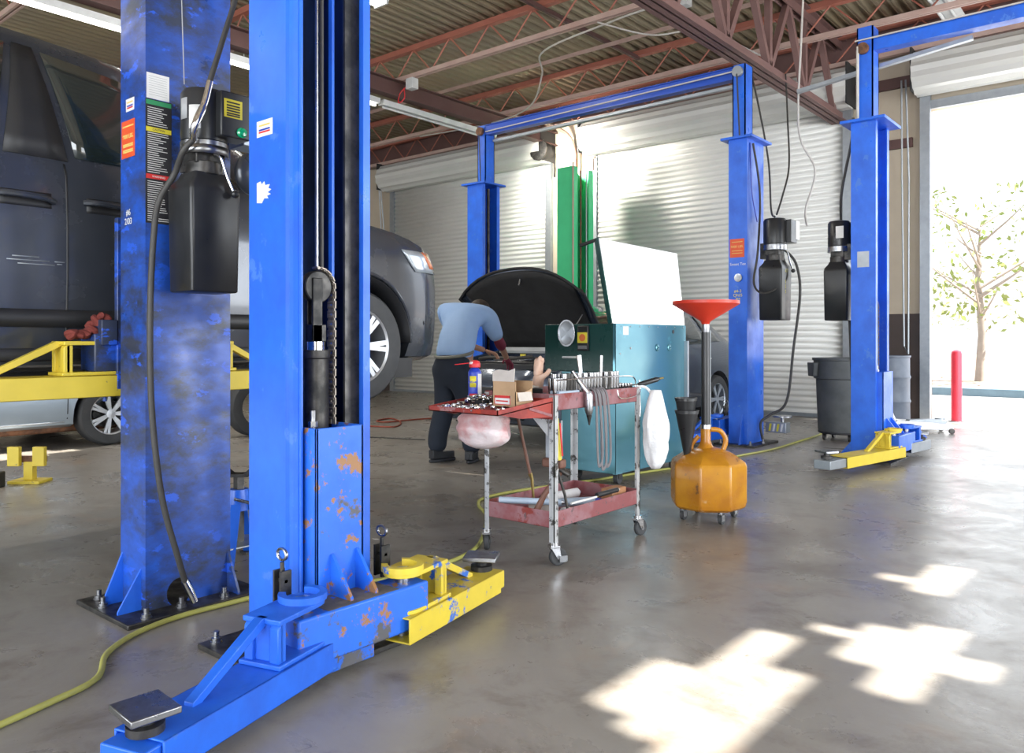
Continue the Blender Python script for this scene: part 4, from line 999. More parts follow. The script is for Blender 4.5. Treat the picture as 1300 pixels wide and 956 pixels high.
for sd in (1, -1):
    for yy in (wy, wy2):
        wheel(t, VX+sd*.87, yy, wz, wr_, .215, sd)
        ln = MB(); rows = []
        for x_ in (.64, .97):
            rows.append([(VX+sd*x_, yy+.402*math.cos(PI*k/20), wz+.02+.402*math.sin(PI*k/20)) for k in range(21)])
        build(ln.quadsheet(rows), 'wheel_arch_liner', 'clad', t, solid=.004)
        lip = []
        for k in range(25):
            a = PI*k/24; q = VYF-(yy+.415*math.cos(a)); z_ = .335+.02+.415*math.sin(a)
            lip.append(van.pt(q, sd*(van.sidex(q, z_)+.002), z_))
        build(MB().tube(lip, .011, 8), 'arch_lip', 'van', t)
    # seams, rub strip, cladding
    for q in (VYF-1.385, VYF-2.52, VYF-.25):
        van.side_patch(t, q, q+.008, .36, 1.13, 'clad', 'door_seam', sd, off=.001, solid=.002, nu=1, nv=14)
    van.side_patch(t, VYF-2.45, VYF-.45, .425, .50, 'clad', 'rub_strip', sd, off=.006, solid=.012, nu=20, nv=2)
    van.side_patch(t, VYF-2.5, VYF-.42, .245, .335, 'clad', 'sill_cladding', sd, off=.004, solid=.01, nu=20, nv=2)
    # side glass
    van.window(t, [(2.50,.04),(1.68,.04),(2.02,.86),(2.58,.92)], side=sd)
    van.window(t, [(3.62,.04),(2.82,.04),(2.72,.92),(3.62,.92)], side=sd)
    van.window(t, [(4.75,.06),(3.75,.04),(3.75,.92),(4.68,.88)], side=sd)
    van.window(t, [(2.78,.0),(2.53,.0),(2.61,.94),(2.69,.94)], 'clad', sd, 'pillar_trim', nu=3, off=.002)
    # handles
    for q0, q1 in ((2.62, 2.80), (2.28, 2.46)):
        q0 = q0; build(MB().tube(spline([van.pt(q0-.02, sd*(van.sidex(q0,.955)+.004), .955), van.pt(q0+.03, sd*(van.sidex(q0,.96)+.034), .962), van.pt(q1-.03, sd*(van.sidex(q0,.96)+.034), .968), van.pt(q1+.02, sd*(van.sidex(q1,.965)+.004), .968)], 5), .013, 8), 'door_handle', 'van', t)
        van.side_patch(t, q0-.01, q1+.01, .925, .99, 'clad', 'handle_recess', sd, off=.0005, solid=.002)
    # lamp at the corner
    van.side_patch(t, .24, .50, .80, .93, 'lens', 'headlight', sd, off=.004, solid=.006, skew=.12)
    van.side_patch(t, .24, .34, .83, .93, 'amber', 'side_marker', sd, off=.008, solid=.006, skew=.08)
    mr = MB().sphere((0,0,0), .11, (.55,.9,1.0), 18)
    for v_ in mr.bm.verts: v_.co = V(VX+sd*1.09, VYF-1.72, VZ+1.20)+v_.co
    o = build(mr, 'door_mirror', 'van', t); build(MB().bar((VX+sd*.97, VYF-1.72, VZ+1.14), (VX+sd*1.06, VYF-1.72, VZ+1.16), .05, .04), 'mirror_arm', 'clad', o)
ws = []
for j in range(7):
    v_ = j/6; q = lerp(1.25, 1.98, v_); zb_, zt_, zr_, w_, wr2 = van.par(q); ws.append([van.pt(q, x*(wr2*.93), zr_+.006-abs(x)**4*.03) for x in (-1,-.75,-.4,0,.4,.75,1)])
build(MB().quadsheet(ws), 'windscreen', 'glass', t, solid=.004)
build(MB().box(VX-.75, VYF-4.6, VZ+.17, VX+.75, VYF-.5, VZ+.30), 'underbody', 'clad', t, bevel=.02)
build(MB().box(VX+.72, VYF-.72, VZ+.14, VX+.93, VYF-.50, VZ+.26), 'mud_flap', 'clad', t)
build(MB().tube(spline([van.pt(.14, .3, .5), van.pt(.18, .6, .5), van.pt(.28, .84, .5), van.pt(.42, .93, .48)], 6), .02, 8), 'bumper_moulding', 'van', t)
# scratches on the front door and the sliding door
for k, (q0, q1, z) in enumerate(((2.62,2.78,.70),(2.66,2.76,.715),(2.60,2.74,.685),(2.56,2.60,.70),(2.57,2.59,.69))):
    van.side_patch(t, q0, q1, z, z+.004, 'galv', 'scratch', 1, off=.0006, solid=.0008, nu=3, nv=1)

# ---- silver-blue car parked beyond
SX, SYF, SZ = -9.36, 4.62, 0.
sil = Car(SX, SYF, SZ, 1, [(0,.36,.55,.60,.60,.40),(.06,.24,.64,.70,.76,.56),(.2,.22,.74,.80,.86,.66),(.6,.215,.86,.92,.92,.76),(1.1,.21,.92,.98,.93,.78),(1.3,.21,.94,1.10,.93,.76),(2.0,.21,.97,1.38,.93,.66),(2.6,.21,.98,1.45,.93,.64),(3.5,.21,.99,1.43,.93,.64),(4.2,.22,1.0,1.2,.92,.64),(4.6,.25,.99,1.06,.90,.66),(4.75,.36,.9,.96,.82,.6)])
t = thing('parked_car', 'silver-blue car parked beyond the raised dark van, only its lower side showing', 'car', (SX, 2.2, 0))
o = sil.body(t, 'car_silver')
cc = []
for yy in (3.62, .95):
    for sd in (1,-1): cc.append(MB().lathe([(0,min(SX+sd*.6,SX+sd*1.2)),(.37,min(SX+sd*.6,SX+sd*1.2)),(.37,max(SX+sd*.6,SX+sd*1.2)),(0,max(SX+sd*.6,SX+sd*1.2))], (0,yy,.33), 40, 'x'))
bool_cut(o, cc)
for yy in (3.62, .95):
    for sd in (1,-1):
        wheel(t, SX+sd*.82, yy, .32, .32, .2, sd)
        build(MB().quadsheet([[(SX+sd*x_, yy+.368*math.cos(PI*k/16), .33+.368*math.sin(PI*k/16)) for k in range(17)] for x_ in (.60,.91)]), 'wheel_arch_liner', 'clad', t, solid=.004)
for sd in (1,-1):
    sil.window(t, [(2.3,.05),(1.55,.05),(1.95,.88),(2.36,.92)], side=sd); sil.window(t, [(3.4,.05),(2.42,.05),(2.45,.92),(3.2,.9)], side=sd)
    for q in (1.42, 2.38, 3.4): sil.side_patch(t, q, q+.008, .30, .95, 'clad', 'door_seam', sd, off=.001, solid=.002, nu=1, nv=10)
    sil.side_patch(t, 1.45, 3.3, .265, .28, 'lens', 'sill_trim', sd, off=.004, solid=.006, nu=14, nv=1)
build(MB().box(SX-.7, SYF-4.4, .15, SX+.7, SYF-.4, .26), 'underbody', 'rust', t, bevel=.02)
t2 = thing('car_tyre', 'spare black tyre standing on the floor behind the second column', 'tyre', (-8.16, 4.95, 0))
build(MB().lathe([(.20,-.09),(.25,-.10),(.31,-.09),(.325,-.05),(.325,.05),(.31,.09),(.25,.10),(.20,.09)], (-8.05,5.02,.325), 44, 'x', close=True), 'tyre', 'rubber', t2)

# ---- dark car with its bonnet up
HX, HYF = -5.5, 6.10
hc = Car(HX, HYF, 0, -1, [(0,.34,.60,.65,.58,.44),(.05,.24,.68,.74,.74,.58),(.16,.21,.76,.82,.83,.66),(.4,.20,.83,.88,.885,.74),(.8,.20,.90,.95,.90,.76),(1.1,.20,.94,1.00,.905,.76),(1.25,.20,.96,1.06,.905,.75),(1.6,.20,.98,1.28,.905,.70),(2.05,.20,.99,1.46,.905,.66),(2.6,.20,1.0,1.53,.905,.65),(3.3,.21,1.02,1.51,.905,.64),(3.8,.22,1.03,1.36,.90,.64),(4.2,.24,1.02,1.14,.88,.66),(4.5,.28,.98,1.06,.84,.66),(4.62,.40,.88,.95,.74,.58)])
t = thing('open_bonnet_car', 'dark blue-grey car with its black-lined bonnet propped open, mechanic leaning in', 'car', (HX, 8.4, 0))
o = hc.body(t, 'car_dark')
cc = [MB().box(HX-.70, HYF+.16, .45, HX+.70, HYF+1.14, 1.4)]
for yy in (6.98, 9.63):
    for sd in (1,-1):
        a_, b_ = sorted((HX+sd*.6, HX+sd*1.2)); cc.append(MB().lathe([(0,a_),(.36,a_),(.36,b_),(0,b_)], (0,yy,.325), 40, 'x'))
bool_cut(o, cc)
for yy in (6.98, 9.63):
    for sd in (1,-1):
        wheel(t, HX+sd*.80, yy, .315, .315, .2, sd, rim='alloy_blue', spokes=6)
        build(MB().quadsheet([[(HX+sd*x_, yy+.358*math.cos(PI*k/16), .325+.358*math.sin(PI*k/16)) for k in range(17)] for x_ in (.60,.885)]), 'wheel_arch_liner', 'clad', t, solid=.004)
for sd in (1,-1):
    hc.window(t, [(1.50,.05),(2.30,.05),(2.36,.9),(2.0,.85)], side=sd); hc.window(t, [(2.40,.05),(3.25,.05),(3.1,.9),(2.45,.92)], side=sd); hc.window(t, [(3.32,.08),(3.7,.12),(3.45,.8),(3.2,.86)], side=sd, nu=4)
    for q in (1.40, 2.36, 3.28): hc.side_patch(t, q, q+.008, .30, .95, 'clad', 'door_seam', sd, off=.001, solid=.002, nu=1, nv=10)
    for q in (2.22, 3.12): build(MB().tube([hc.pt(q, sd*(hc.sidex(q,.84)+.003), .84), hc.pt(q+.03, sd*(hc.sidex(q,.84)+.03), .845), hc.pt(q+.13, sd*(hc.sidex(q,.84)+.03), .85), hc.pt(q+.16, sd*(hc.sidex(q,.84)+.003), .85)], .012, 8), 'door_handle', 'chrome', t)
    hc.side_patch(t, .10, .42, .62, .78, 'lens', 'headlight', sd, off=.004, solid=.006, skew=.05)
    hc.side_patch(t, 4.2, 4.45, .78, .92, 'amber', 'tail_lamp', sd, off=.004, solid=.006)
    mr = MB().sphere((0,0,0), .10, (.7,.5,.65), 16)
    for v_ in mr.bm.verts: v_.co = V(HX+sd*1.0, HYF+1.62, 1.04)+v_.co
    build(mr, 'door_mirror', 'car_dark', t)
ws = []
for j in range(7):
    v_ = j/6; q = lerp(1.27, 2.02, v_); zb_, zt_, zr_, w_, wr2 = hc.par(q); ws.append([hc.pt(q, x*(wr2*.92), zr_+.006-abs(x)**4*.03) for x in (-1,-.75,-.4,0,.4,.75,1)])
build(MB().quadsheet(ws), 'windscreen', 'glass', t, solid=.004)
build(MB().box(HX-.62, HYF-.008, .50, HX+.62, HYF+.06, .60).box(HX-.5, HYF-.006, .28, HX+.5, HYF+.06, .44), 'grille', 'clad', t, bevel=.01)
build(MB().box(HX-.16, HYF-.014, .40, HX+.16, HYF-.004, .50), 'number_plate_mount', 'clad', t)
# bonnet, hinged at the cowl, curved front edge up
rows = []; nU, nV = 16, 8
for j in range(nV+1):
    v_ = j/nV; row = []
    for i in range(nU+1):
        u = -1+2*i/nU
        half = lerp(.72, .87, v_)
        front = 1.04*(1-.20*abs(u)**3.2)                # rounded leading edge
        L2 = front*v_
        an = math.radians(52-10*v_*abs(u)**2)
        row.append(V(HX+u*half, HYF+1.16-L2*math.cos(an), 1.0+L2*math.sin(an)+.045*(1-u*u)*math.sin(PI*v_*.5)))
    rows.append(row)
hd = build(MB().quadsheet(rows), 'bonnet', 'car_dark', t, solid=.006)
nrm = (rows[nV][nU//2]-rows[0][nU//2]).normalized().cross(V(1,0,0)).normalized()
if nrm.y > 0: nrm = -nrm
inner = [[rows[j][i]+nrm*(-.018 if 0 else .022)*1.0 + (V(0,0,0)) for i in range(1, nU)] for j in range(0, nV+1)]
inner = [[p if j < nV else p+(rows[nV-1][i+1]-rows[nV][i+1])*.25 for i, p in enumerate(r)] for j, r in enumerate(inner)]
build(MB().quadsheet(inner), 'bonnet_liner', 'hoodliner', hd, solid=.02)
rim_pts = [rows[j][nU] for j in range(nV+1)]+[rows[nV][i] for i in range(nU-1,-1,-1)]+[rows[j][0] for j in range(nV-1,-1,-1)]
build(MB().tube([p+nrm*.012 for p in rim_pts], .014, 8), 'bonnet_edge', 'hoodliner', hd)
build(MB().tube([rows[nV-1][nU//2]+nrm*.03, rows[nV-1][nU//2]+nrm*.06+V(0,0,-.05)], .012, 8), 'bonnet_latch', 'steel', hd)
build(MB().tube([(HX+.62, HYF+.35, .86), (HX+.70, HYF+.75, 1.35)], .006, 6), 'prop_rod', 'steel', t)
# what the engine bay shows
build(MB().box(HX-.69, HYF+.17, .46, HX+.69, HYF+1.13, .50), 'bay_floor', 'clad', t)
build(MB().box(HX-.32, HYF+.34, .5, HX+.28, HYF+.80, .86).box(HX-.25, HYF+.40, .86, HX+.2, HYF+.72, .90), 'engine_cover', 'steel', t, bevel=.02)
build(MB().box(HX+.36, HYF+.30, .55, HX+.62, HYF+.52, .86), 'battery', 'black', t, bevel=.006)
build(MB().cyl((HX+.42,HYF+.35,.86),(HX+.42,HYF+.35,.90),.02,12), 'battery_terminal', 'can_red', t)
build(MB().box(HX-.64, HYF+.24, .6, HX-.38, HYF+.5, .84), 'coolant_bottle', 'cardwhite', t, bevel=.02)
build(MB().lathe([(0,0),(.035,0),(.035,.03),(0,.03)], (HX-.5,HYF+.38,.84), 16), 'bottle_cap', 'ink', t)
build(MB().lathe([(0,0),(.03,0),(.03,.03),(0,.03)], (HX+.05,HYF+.56,.90), 16), 'oil_cap', 'yellow_label', t)
build(MB().box(HX-.68, HYF+.10, .78, HX+.68, HYF+.20, .84).box(HX-.68, HYF+.12, .84, HX+.68, HYF+.17, .86), 'slam_panel', 'clad', t, bevel=.008)
build(MB().tube(spline([(HX-.3,HYF+.25,.88),(HX-.1,HYF+.22,.90),(HX+.15,HYF+.26,.89),(HX+.36,HYF+.34,.91)],6), .018, 8), 'radiator_hose', 'hose', t)
build(MB().box(HX-.69, HYF+1.02, .93, HX+.69, HYF+1.16, .99).box(HX-.66, HYF+1.0, .95, HX+.66, HYF+1.03, 1.0), 'cowl', 'fixture', t, bevel=.006)
for sx in (-.56,.56): build(MB().lathe([(0,0),(.09,0),(.08,.03),(0,.05)], (HX+sx,HYF+.85,.80), 20), 'strut_top', 'steel', t)

# ------------------------------------------------------------------ the mechanic
def skin_fig(chains, name, m, parent, sub=2):
    """chains: list of lists of (point, radius[, radius2]); first vertex of the first chain is the root; shared points are merged"""
    bm = bmesh.new(); vs = {}; order = []
    def key(p): return tuple(round(c, 4) for c in p)
    for ch in chains:
        prev = None
        for it in ch:
            p = Vector(it[0]); k = key(p)
            if k not in vs: v = bm.verts.new(p); vs[k] = (v, it[1], it[2] if len(it) > 2 else it[1]); order.append(k)
            v = vs[k][0]
            if prev is not None and prev is not v and not bm.edges.get((prev, v)): bm.edges.new((prev, v))
            prev = v
    off = wloc(parent)
    me = bpy.data.meshes.new(name); 
    for v in bm.verts: v.co -= off
    bm.verts.index_update(); bm.to_mesh(me); bm.free()
    o = bpy.data.objects.new(name, me); COL.objects.link(o); o.parent = parent
    md = o.modifiers.new('skin', 'SKIN'); md.use_smooth_shade = True
    sk = me.skin_vertices[0].data
    for i, k in enumerate(order): sk[i].radius = (vs[k][1], vs[k][2]); sk[i].use_root = (i == 0); 
    s2 = o.modifiers.new('sub', 'SUBSURF'); s2.levels = sub; s2.render_levels = sub
    bpy.context.view_layer.update()
    new = bpy.data.meshes.new_from_object(o.evaluated_get(bpy.context.evaluated_depsgraph_get()))
    o.modifiers.clear(); o.data = new
    for p_ in new.polygons: p_.use_smooth = True
    new.materials.clear(); new.materials.append(M[m] if isinstance(m, str) else m)
    return o
hip = V(-4.90, 5.05, .93); 
man = thing('person', 'person in light blue shirt and navy trousers bending into the engine bay', 'person', (-4.9, 5.05, 0))
neck = V(-5.12, 5.45, 1.345); head = V(-5.13, 5.60, 1.36)
shL = neck+V(-.155,-.13,.0); shR = neck+V(.155,.075,-.03)
elL = V(-5.36,5.58,1.06); wrL = V(-5.26,5.84,.98)
elR = V(-4.88,5.62,1.06); wrR = V(-4.98,5.84,.90)
def hand(wr, dirv, up, m='skin', r=.009):
    d = Vector(dirv).normalized(); u = Vector(up).normalized(); s_ = d.cross(u).normalized()
    ch = []
    pal = wr+d*.05
    base = [(wr, .024, .018), (pal, .038, .016)]
    ch.append(base)
    for k, (o_, ln) in enumerate(((-.030,.070),(-.010,.082),(.011,.078),(.030,.062))):
        k0 = pal+s_*o_+d*.035; k1 = k0+d*ln*.45-u*.006; k2 = k1+d*ln*.3-u*.018; k3 = k2+d*ln*.18-u*.018
        ch.append([(pal, .038, .016), (k0, .0105), (k1, r), (k2, r*.9), (k3, r*.75)])
    th = pal-s_*.035-d*.02
    ch.append([(pal, .038, .016), (th, .012), (th-s_*.022+d*.028-u*.01, .010), (th-s_*.026+d*.055-u*.018, .008)])
    return ch
body = [[(hip+V(0,0,-.02),.105,.09),(hip+V(0,.08,.07),.115,.095),(lerp(hip,neck,.55)+V(0,-.02,.05),.13,.12),(neck+V(0,-.07,-.01),.09,.07),(neck,.055,.055),(lerp(neck,head,.5)+V(0,0,.0),.05,.05),(head,.075,.08),(head+V(0,.08,-.01),.075,.085)],
        [(neck+V(0,-.07,-.01),.12,.09),(shL,.040),(elL,.038),(wrL,.028)],[(neck+V(0,-.07,-.01),.12,.09),(shR,.040),(elR,.038),(wrR,.028)]]
for s_, kx, fx, ky, fy in ((-1,-5.02,-5.06,5.04,4.98),(1,-4.80,-4.79,5.12,5.14)):
    body.append([(hip+V(0,0,-.02),.115,.10),(hip+V(s_*.10,0,-.07),.085,.09),(V(kx,ky,.49),.06,.062),(V(fx,fy,.12),.038,.038)])
skin_fig(body, 'body', 'skin', man)
skin_fig([*hand(wrL, (.5,.8,-.3), (0,.3,1))], 'left_hand', 'skin', man)
skin_fig([*hand(wrR, (-.3,.8,-.5), (0,.5,1))], 'right_hand', 'burgundy', man)
# shirt over torso and upper arms
k_ = 1.16
shirt = [[(hip+V(0,-.02,-.03),.17,.14),(hip+V(0,-.02,.03),.187,.157),(hip+V(-.02,.03,.10),.190,.158),(lerp(hip,neck,.32)+V(0,-.02,.06),.200,.165),(lerp(hip,neck,.62)+V(0,-.02,.05),.205,.165),(neck+V(0,-.09,.0),.185,.13),(neck+V(0,-.01,.0),.075,.072)],
         [(neck+V(0,-.09,.0),.185,.13),(shL,.112),(lerp(shL,elL,.28),.106),(lerp(shL,elL,.60),.080),(lerp(shL,elL,.92),.066)],[(neck+V(0,-.09,.0),.185,.13),(shR,.112),(lerp(shR,elR,.28),.106),(lerp(shR,elR,.60),.080),(lerp(shR,elR,.96),.066)]]
skin_fig(shirt, 'shirt', 'shirt', man)
skin_fig([[(lerp(shR,elR,.80),.05),(lerp(elR,wrR,.08),.058),(lerp(elR,wrR,.42),.046)]], 'right_cuff', 'burgundy', man)
tr = [[(hip+V(0,-.02,.04),.172,.142),(hip+V(0,-.03,-.04),.187,.157),(hip+V(0,-.03,-.10),.165,.145)]]
for s_, kx, fx, ky, fy in ((-1,-5.02,-5.06,5.04,4.98),(1,-4.80,-4.79,5.12,5.14)):
    tr.append([(hip+V(0,-.03,-.10),.165,.145),(hip+V(s_*.095,-.02,-.20),.118,.130),(V(kx+.0,ky,.50),.098,.102),(V(fx,fy,.22),.088,.092),(V(fx,fy+.0,.075),.090,.098)])
skin_fig(tr, 'trousers', 'pants', man)
bl = MB(); ring = []
for k in range(33):
    a = 2*PI*k/32; ring.append((hip.x+.178*math.cos(a), hip.y-.022+.152*math.sin(a), hip.z+.030+.03*math.sin(a)))
build(MB().tube(ring, .014, 8, caps=False), 'belt', 'belt', man)
for fx, fy, a in ((-5.06,4.98,.15),(-4.79,5.14,-.5)):
    sh = MB()
    for z0_, z1_, k in ((0,.028,1.0),(.028,.085,.9)):
        pts = [(.05*k*math.sin(u)*(1.0 if math.cos(u) > 0 else .85), .085+.145*k*math.cos(u)-.01) for u in [2*PI*q/20 for q in range(20)]]
        sh.prism(pts, z0_, z1_)
    sh.box(-.038,-.05,.03,.038,.06,.11)
    sh.xf(Matrix.Translation((fx,fy-.02,0)) @ Matrix.Rotation(-a,4,'Z')); build(sh, 'shoe', 'shoe', man, bevel=.008)
hr = MB().sphere((head.x,head.y+.015,head.z+.022), .098, (.92,1.12,.92), 20)
build(hr, 'hair', 'hair', man)
for s_ in (-1,1): build(MB().sphere((head.x+s_*.088,head.y+.02,head.z-.015), .026, (.4,.8,1.1), 10), 'ear', 'skin', man)
fc = MB().sphere((head.x, head.y+.09, head.z-.06), .018, (.8,1.0,1.3), 10); build(fc, 'nose', 'skin', man)
for s_ in (-1,1): build(MB().sphere((head.x+s_*.03, head.y+.10, head.z-.03), .011, (1,1,1), 10), 'eye', 'white', man)
build(MB().box(head.x-.022, head.y+.085, head.z-.098, head.x+.022, head.y+.10, head.z-.092), 'mouth', 'burgundy', man)
# ------------------------------------------------------------------ tool cart
t = thing('tool_cart', 'red two-tray rolling tool cart on white angle legs with a hinged side shelf', 'tool cart', (-2.515, 3.43, 0))
CT = t
X0, X1, Y0, Y1 = -2.74, -2.295, 3.04, 3.82
def tray(x0, y0, x1, y1, z0, z1, nm, m, par, th=.004):
    b = MB().box(x0, y0, z0, x1, y1, z0+th)
    b.box(x0, y0, z0, x1, y0+th, z1).box(x0, y1-th, z0, x1, y1, z1).box(x0, y0, z0, x0+th, y1, z1).box(x1-th, y0, z0, x1, y1, z1)
    return build(b, nm, m, par, bevel=.0015)
tray(X0, Y0, X1, Y1, .742, .822, 'top_tray', 'cart_faded', t)
tray(X0, Y0, X1, Y1, .178, .258, 'bottom_tray', 'cart_faded', t)
for x, sx in ((X0, 1), (X1, -1)):
    for y, sy in ((Y0, 1), (Y1, -1)):
        a, b = (x-.0*sx, y)
        L_ = MB().box(x-sx*.003, y-sy*.003, .10, x+sx*.028, y+sy*.001, .815).box(x-sx*.003, y-sy*.003, .10, x+sx*.001, y+sy*.028, .815)
        lg = build(L_, 'leg', 'cart_white', t)
        for z in (.22, .45, .60, .78): build(MB().cyl((x+sx*.014, y-sy*.0028, z), (x+sx*.014, y-sy*.006, z), .004, 8), 'leg_bolt', 'steel', lg)
        cx_, cy_ = x+sx*.006, y+sy*.006
        turn = {(1,1): .6, (-1,1): -.5, (1,-1): .3, (-1,-1): -.2}[(sx, sy)]
        R_ = rot_about((cx_, cy_, 0), turn)
        fk = MB().cyl((cx_,cy_,.098),(cx_,cy_,.112),.022,16).box(cx_-.020,cy_-.024,.086,cx_+.020,cy_+.024,.098)
        fk.prism([(cy_-.022,.09),(cy_+.022,.09),(cy_+.030,.04),(cy_+.012,.036)], cx_-.020, cx_-.017, 'x').prism([(cy_-.022,.09),(cy_+.022,.09),(cy_+.030,.04),(cy_+.012,.036)], cx_+.017, cx_+.020, 'x')
        cs = build(fk.xf(R_), 'caster', 'chrome', t)
        wl = MB().lathe([(.012,-.013),(.038,-.013),(.044,-.008),(.044,.008),(.038,.013),(.012,.013)], (cx_, cy_+.02, .044), 28, 'x', close=True)
        build(wl.xf(R_), 'wheel', 'rubber', cs)
        build(MB().cyl((cx_-.02,cy_+.02,.044),(cx_+.02,cy_+.02,.044),.012,12).xf(R_), 'wheel_hub', 'steel', cs)
        if sx < 0 and sy > 0: build(MB().box(cx_+.02, cy_+.02, .02, cx_+.026, cy_+.06, .05).xf(R_), 'brake_lever', 'steel', cs)
# hinged side shelf
def shz(y): return .762+(y-2.635)*.095
sh = MB()
xa, xb, ya, yb = -2.735, -2.300, 2.635, 3.035
def slab(mb, x0, y0, x1, y1, dz0, dz1):
    v = [mb.bm.verts.new((x, y, shz(y)+dz)) for dz in (dz0, dz1) for y in (y0, y1) for x in (x0, x1)]
    for f in ((0,2,3,1),(4,5,7,6),(0,1,5,4),(2,6,7,3),(0,4,6,2),(1,3,7,5)): mb.face([v[i] for i in f])
slab(sh, xa, ya, xb, yb, -.016, -.012)
slab(sh, xa, ya, xb, ya+.004, -.016, .008); slab(sh, xa, ya, xa+.004, yb, -.016, .008); slab(sh, xb-.004, ya, xb, yb, -.016, .008)
shf = build(sh, 'side_shelf', 'cart_red', t)
for x in (xa+.004, xb-.006):
    build(MB().prism([(2.66, shz(2.66)-.018), (3.03, shz(3.03)-.018), (3.03, .712), (2.80, .722)], x-.001, x+.002, 'x'), 'shelf_bracket', 'cart_red', shf)
    build(MB().bar((x+.003, 2.86, shz(2.86)-.02), (x+.003, 3.03, .72), .006, .012), 'bracket_brace', 'cart_faded', shf)
build(MB().box(-2.735, 3.036, .70, -2.30, 3.040, .80), 'shelf_back', 'cart_red', shf)
build(MB().prism([(-2.71,.70),(-2.62,.70),(-2.715,.62)], 3.034, 3.037, 'y').prism([(-2.42,.70),(-2.33,.70),(-2.33,.62)], 3.034, 3.037, 'y'), 'leg_plate', 'cart_white', t)

# --- things on the side shelf
def can_build():
    x, y = -2.668, 2.885; z = shz(2.885)-.011
    t = thing('spray_can', 'blue and yellow spray lubricant can with red cap and red straw on the side shelf', 'spray can', (x, y, z))
    b = build(MB().lathe([(0,0),(.031,0),(.0325,.004),(.0325,.148),(.030,.154),(.022,.166),(.014,.172),(0,.172)], (x,y,z), 28), 'can', 'can_blue', t)
    def wr(a0, a1, z0, z1, nm, m, r=.0329):
        q = []
        for zz_ in (z0, z1): q.append([(x+r*math.cos(math.radians(lerp(a0,a1,k/10))), y+r*math.sin(math.radians(lerp(a0,a1,k/10))), z+zz_) for k in range(11)])
        return build(MB().quadsheet(q), nm, m, t, solid=.0006)
    wr(-95, -35, .075, .130, 'yellow_shield', 'yellow_label'); wr(-100, -30, .028, .044, 'red_band', 'can_red'); wr(-20, 40, .01, .14, 'white_panel', 'white')
    a = math.radians(-65)
    m_ = Matrix.Translation((x+.0338*math.cos(a), y+.0338*math.sin(a), z+.10)) @ Matrix.Rotation(a+PI/2, 4, 'Z') @ Matrix.Rotation(PI/2, 4, 'X')
    text_mesh('WD-40', .0145, m_, 'can_print', 'can_blue', t, bold=.0004)
    build(MB().lathe([(0,.172),(.027,.172),(.028,.178),(.028,.190),(.022,.202),(.012,.207),(0,.207)], (x,y,z), 22), 'cap', 'can_red', t)
    build(MB().tube([(x+.005,y-.01,z+.196),(x-.055,y-.085,z+.186)], .0022, 6), 'straw', 'can_red', t)
    build(MB().box(x-.008,y-.03,z+.188,x+.008,y-.0,z+.20), 'nozzle', 'white', t, bevel=.002)
can_build()
def carton():
    x0, x1, y0, y1 = -2.43, -2.335, 2.79, 2.97
    z = shz(2.79)-.008; h = .12
    t = thing('cardboard_carton', 'open brown cardboard parts box with a red and white label on the side shelf', 'box', ((x0+x1)/2, (y0+y1)/2, z))
    x0, x1 = -2.475, -2.335
    y0, y1 = 2.80, 2.925
    b = MB().box(x0,y0,z,x1,y1,z+.003).box(x0,y0,z,x1,y0+.003,z+h).box(x0,y1-.003,z,x1,y1,z+h).box(x0,y0,z,x0+.003,y1,z+h).prism([(y0,z),(y1,z),(y1,z+h*.72),(lerp(y0,y1,.4),z+h*.55),(y0,z+h*.62)], x1-.003, x1, 'x')
    build(b, 'box_body', 'cardboard', t)
    build(MB().prism([(x0, z+h), (x1-.01, z+h), (x1-.005, z+h+.062), (x0+.10, z+h+.05), (x0+.04, z+h+.055), (x0, z+h+.045)], y0-.001, y0+.002, 'y'), 'front_flap', 'cardwhite', t)
    build(MB().bar((x1-.0, lerp(y0,y1,.5), z+.07), (x1+.012, lerp(y0,y1,.5), z+.03), .10, .003, up=V(1,0,0)), 'side_flap', 'cardwhite', t)
    lb = build(MB().box(x0+.012, y0-.0012, z+.012, x1-.03, y0, z+.055), 'label', 'white', t)
    build(MB().box(x0+.012, y0-.002, z+.043, x1-.03, y0-.0012, z+.055).box(x0+.012, y0-.002, z+.012, x0+.016, y0-.0012, z+.055).box(x1-.034, y0-.002, z+.012, x1-.03, y0-.0012, z+.055).box(x0+.012, y0-.002, z+.012, x1-.03, y0-.0012, z+.015), 'label_frame', 'red_label', lb)
    print_lines(x0+.022, x1-.045, y0-.0015, (.030+z-.004,), ('red_label',), lb)
    build(MB().sphere((lerp(x0,x1,.55),lerp(y0,y1,.6),z+.04), .035, (1.2,1,.8), 10), 'contents', 'dark_steel', t)
carton()
random.seed(11)
def nutring(mb, x, y, z, r, h, tilt=0, hexa=True):
    q = MB(); q.lathe([(r*.5,0),(r,0),(r,h),(r*.5,h)], (0,0,0), 6 if hexa else 10, 'z', close=True)
    m_ = Matrix.Translation((x,y,z)) @ Matrix.Rotation(random.random()*6,4,'Z') @ Matrix.Rotation(tilt,4,'X')
    q.xf(m_); q.bm.verts.index_update()
    vs = [mb.bm.verts.new(v.co) for v in q.bm.verts]
    for f in q.bm.faces: mb.face([vs[v.index] for v in f.verts])
    q.bm.free()
nm = MB()
for k in range(190):
    x = random.uniform(-2.72, -2.50) if k % 3 else random.uniform(-2.72, -2.32); y = random.uniform(2.65, 2.98) if k % 3 else random.uniform(2.65, 2.78)
    if (x+2.60)**2+(y-2.83)**2 < .0045 or (x+2.668)**2+(y-2.885)**2 < .0014: continue
    if x > -2.49 and y > 2.785: continue
    nutring(nm, x, y, shz(y)-.011+random.random()*.006, .009+random.random()*.005, .008, random.choice((0,0,.4,1.2)))
    if k % 5 == 0: nm.cyl((x,y,shz(y)-.004),(x+.03*math.cos(k),y+.03*math.sin(k),shz(y)-.002), .004, 6)
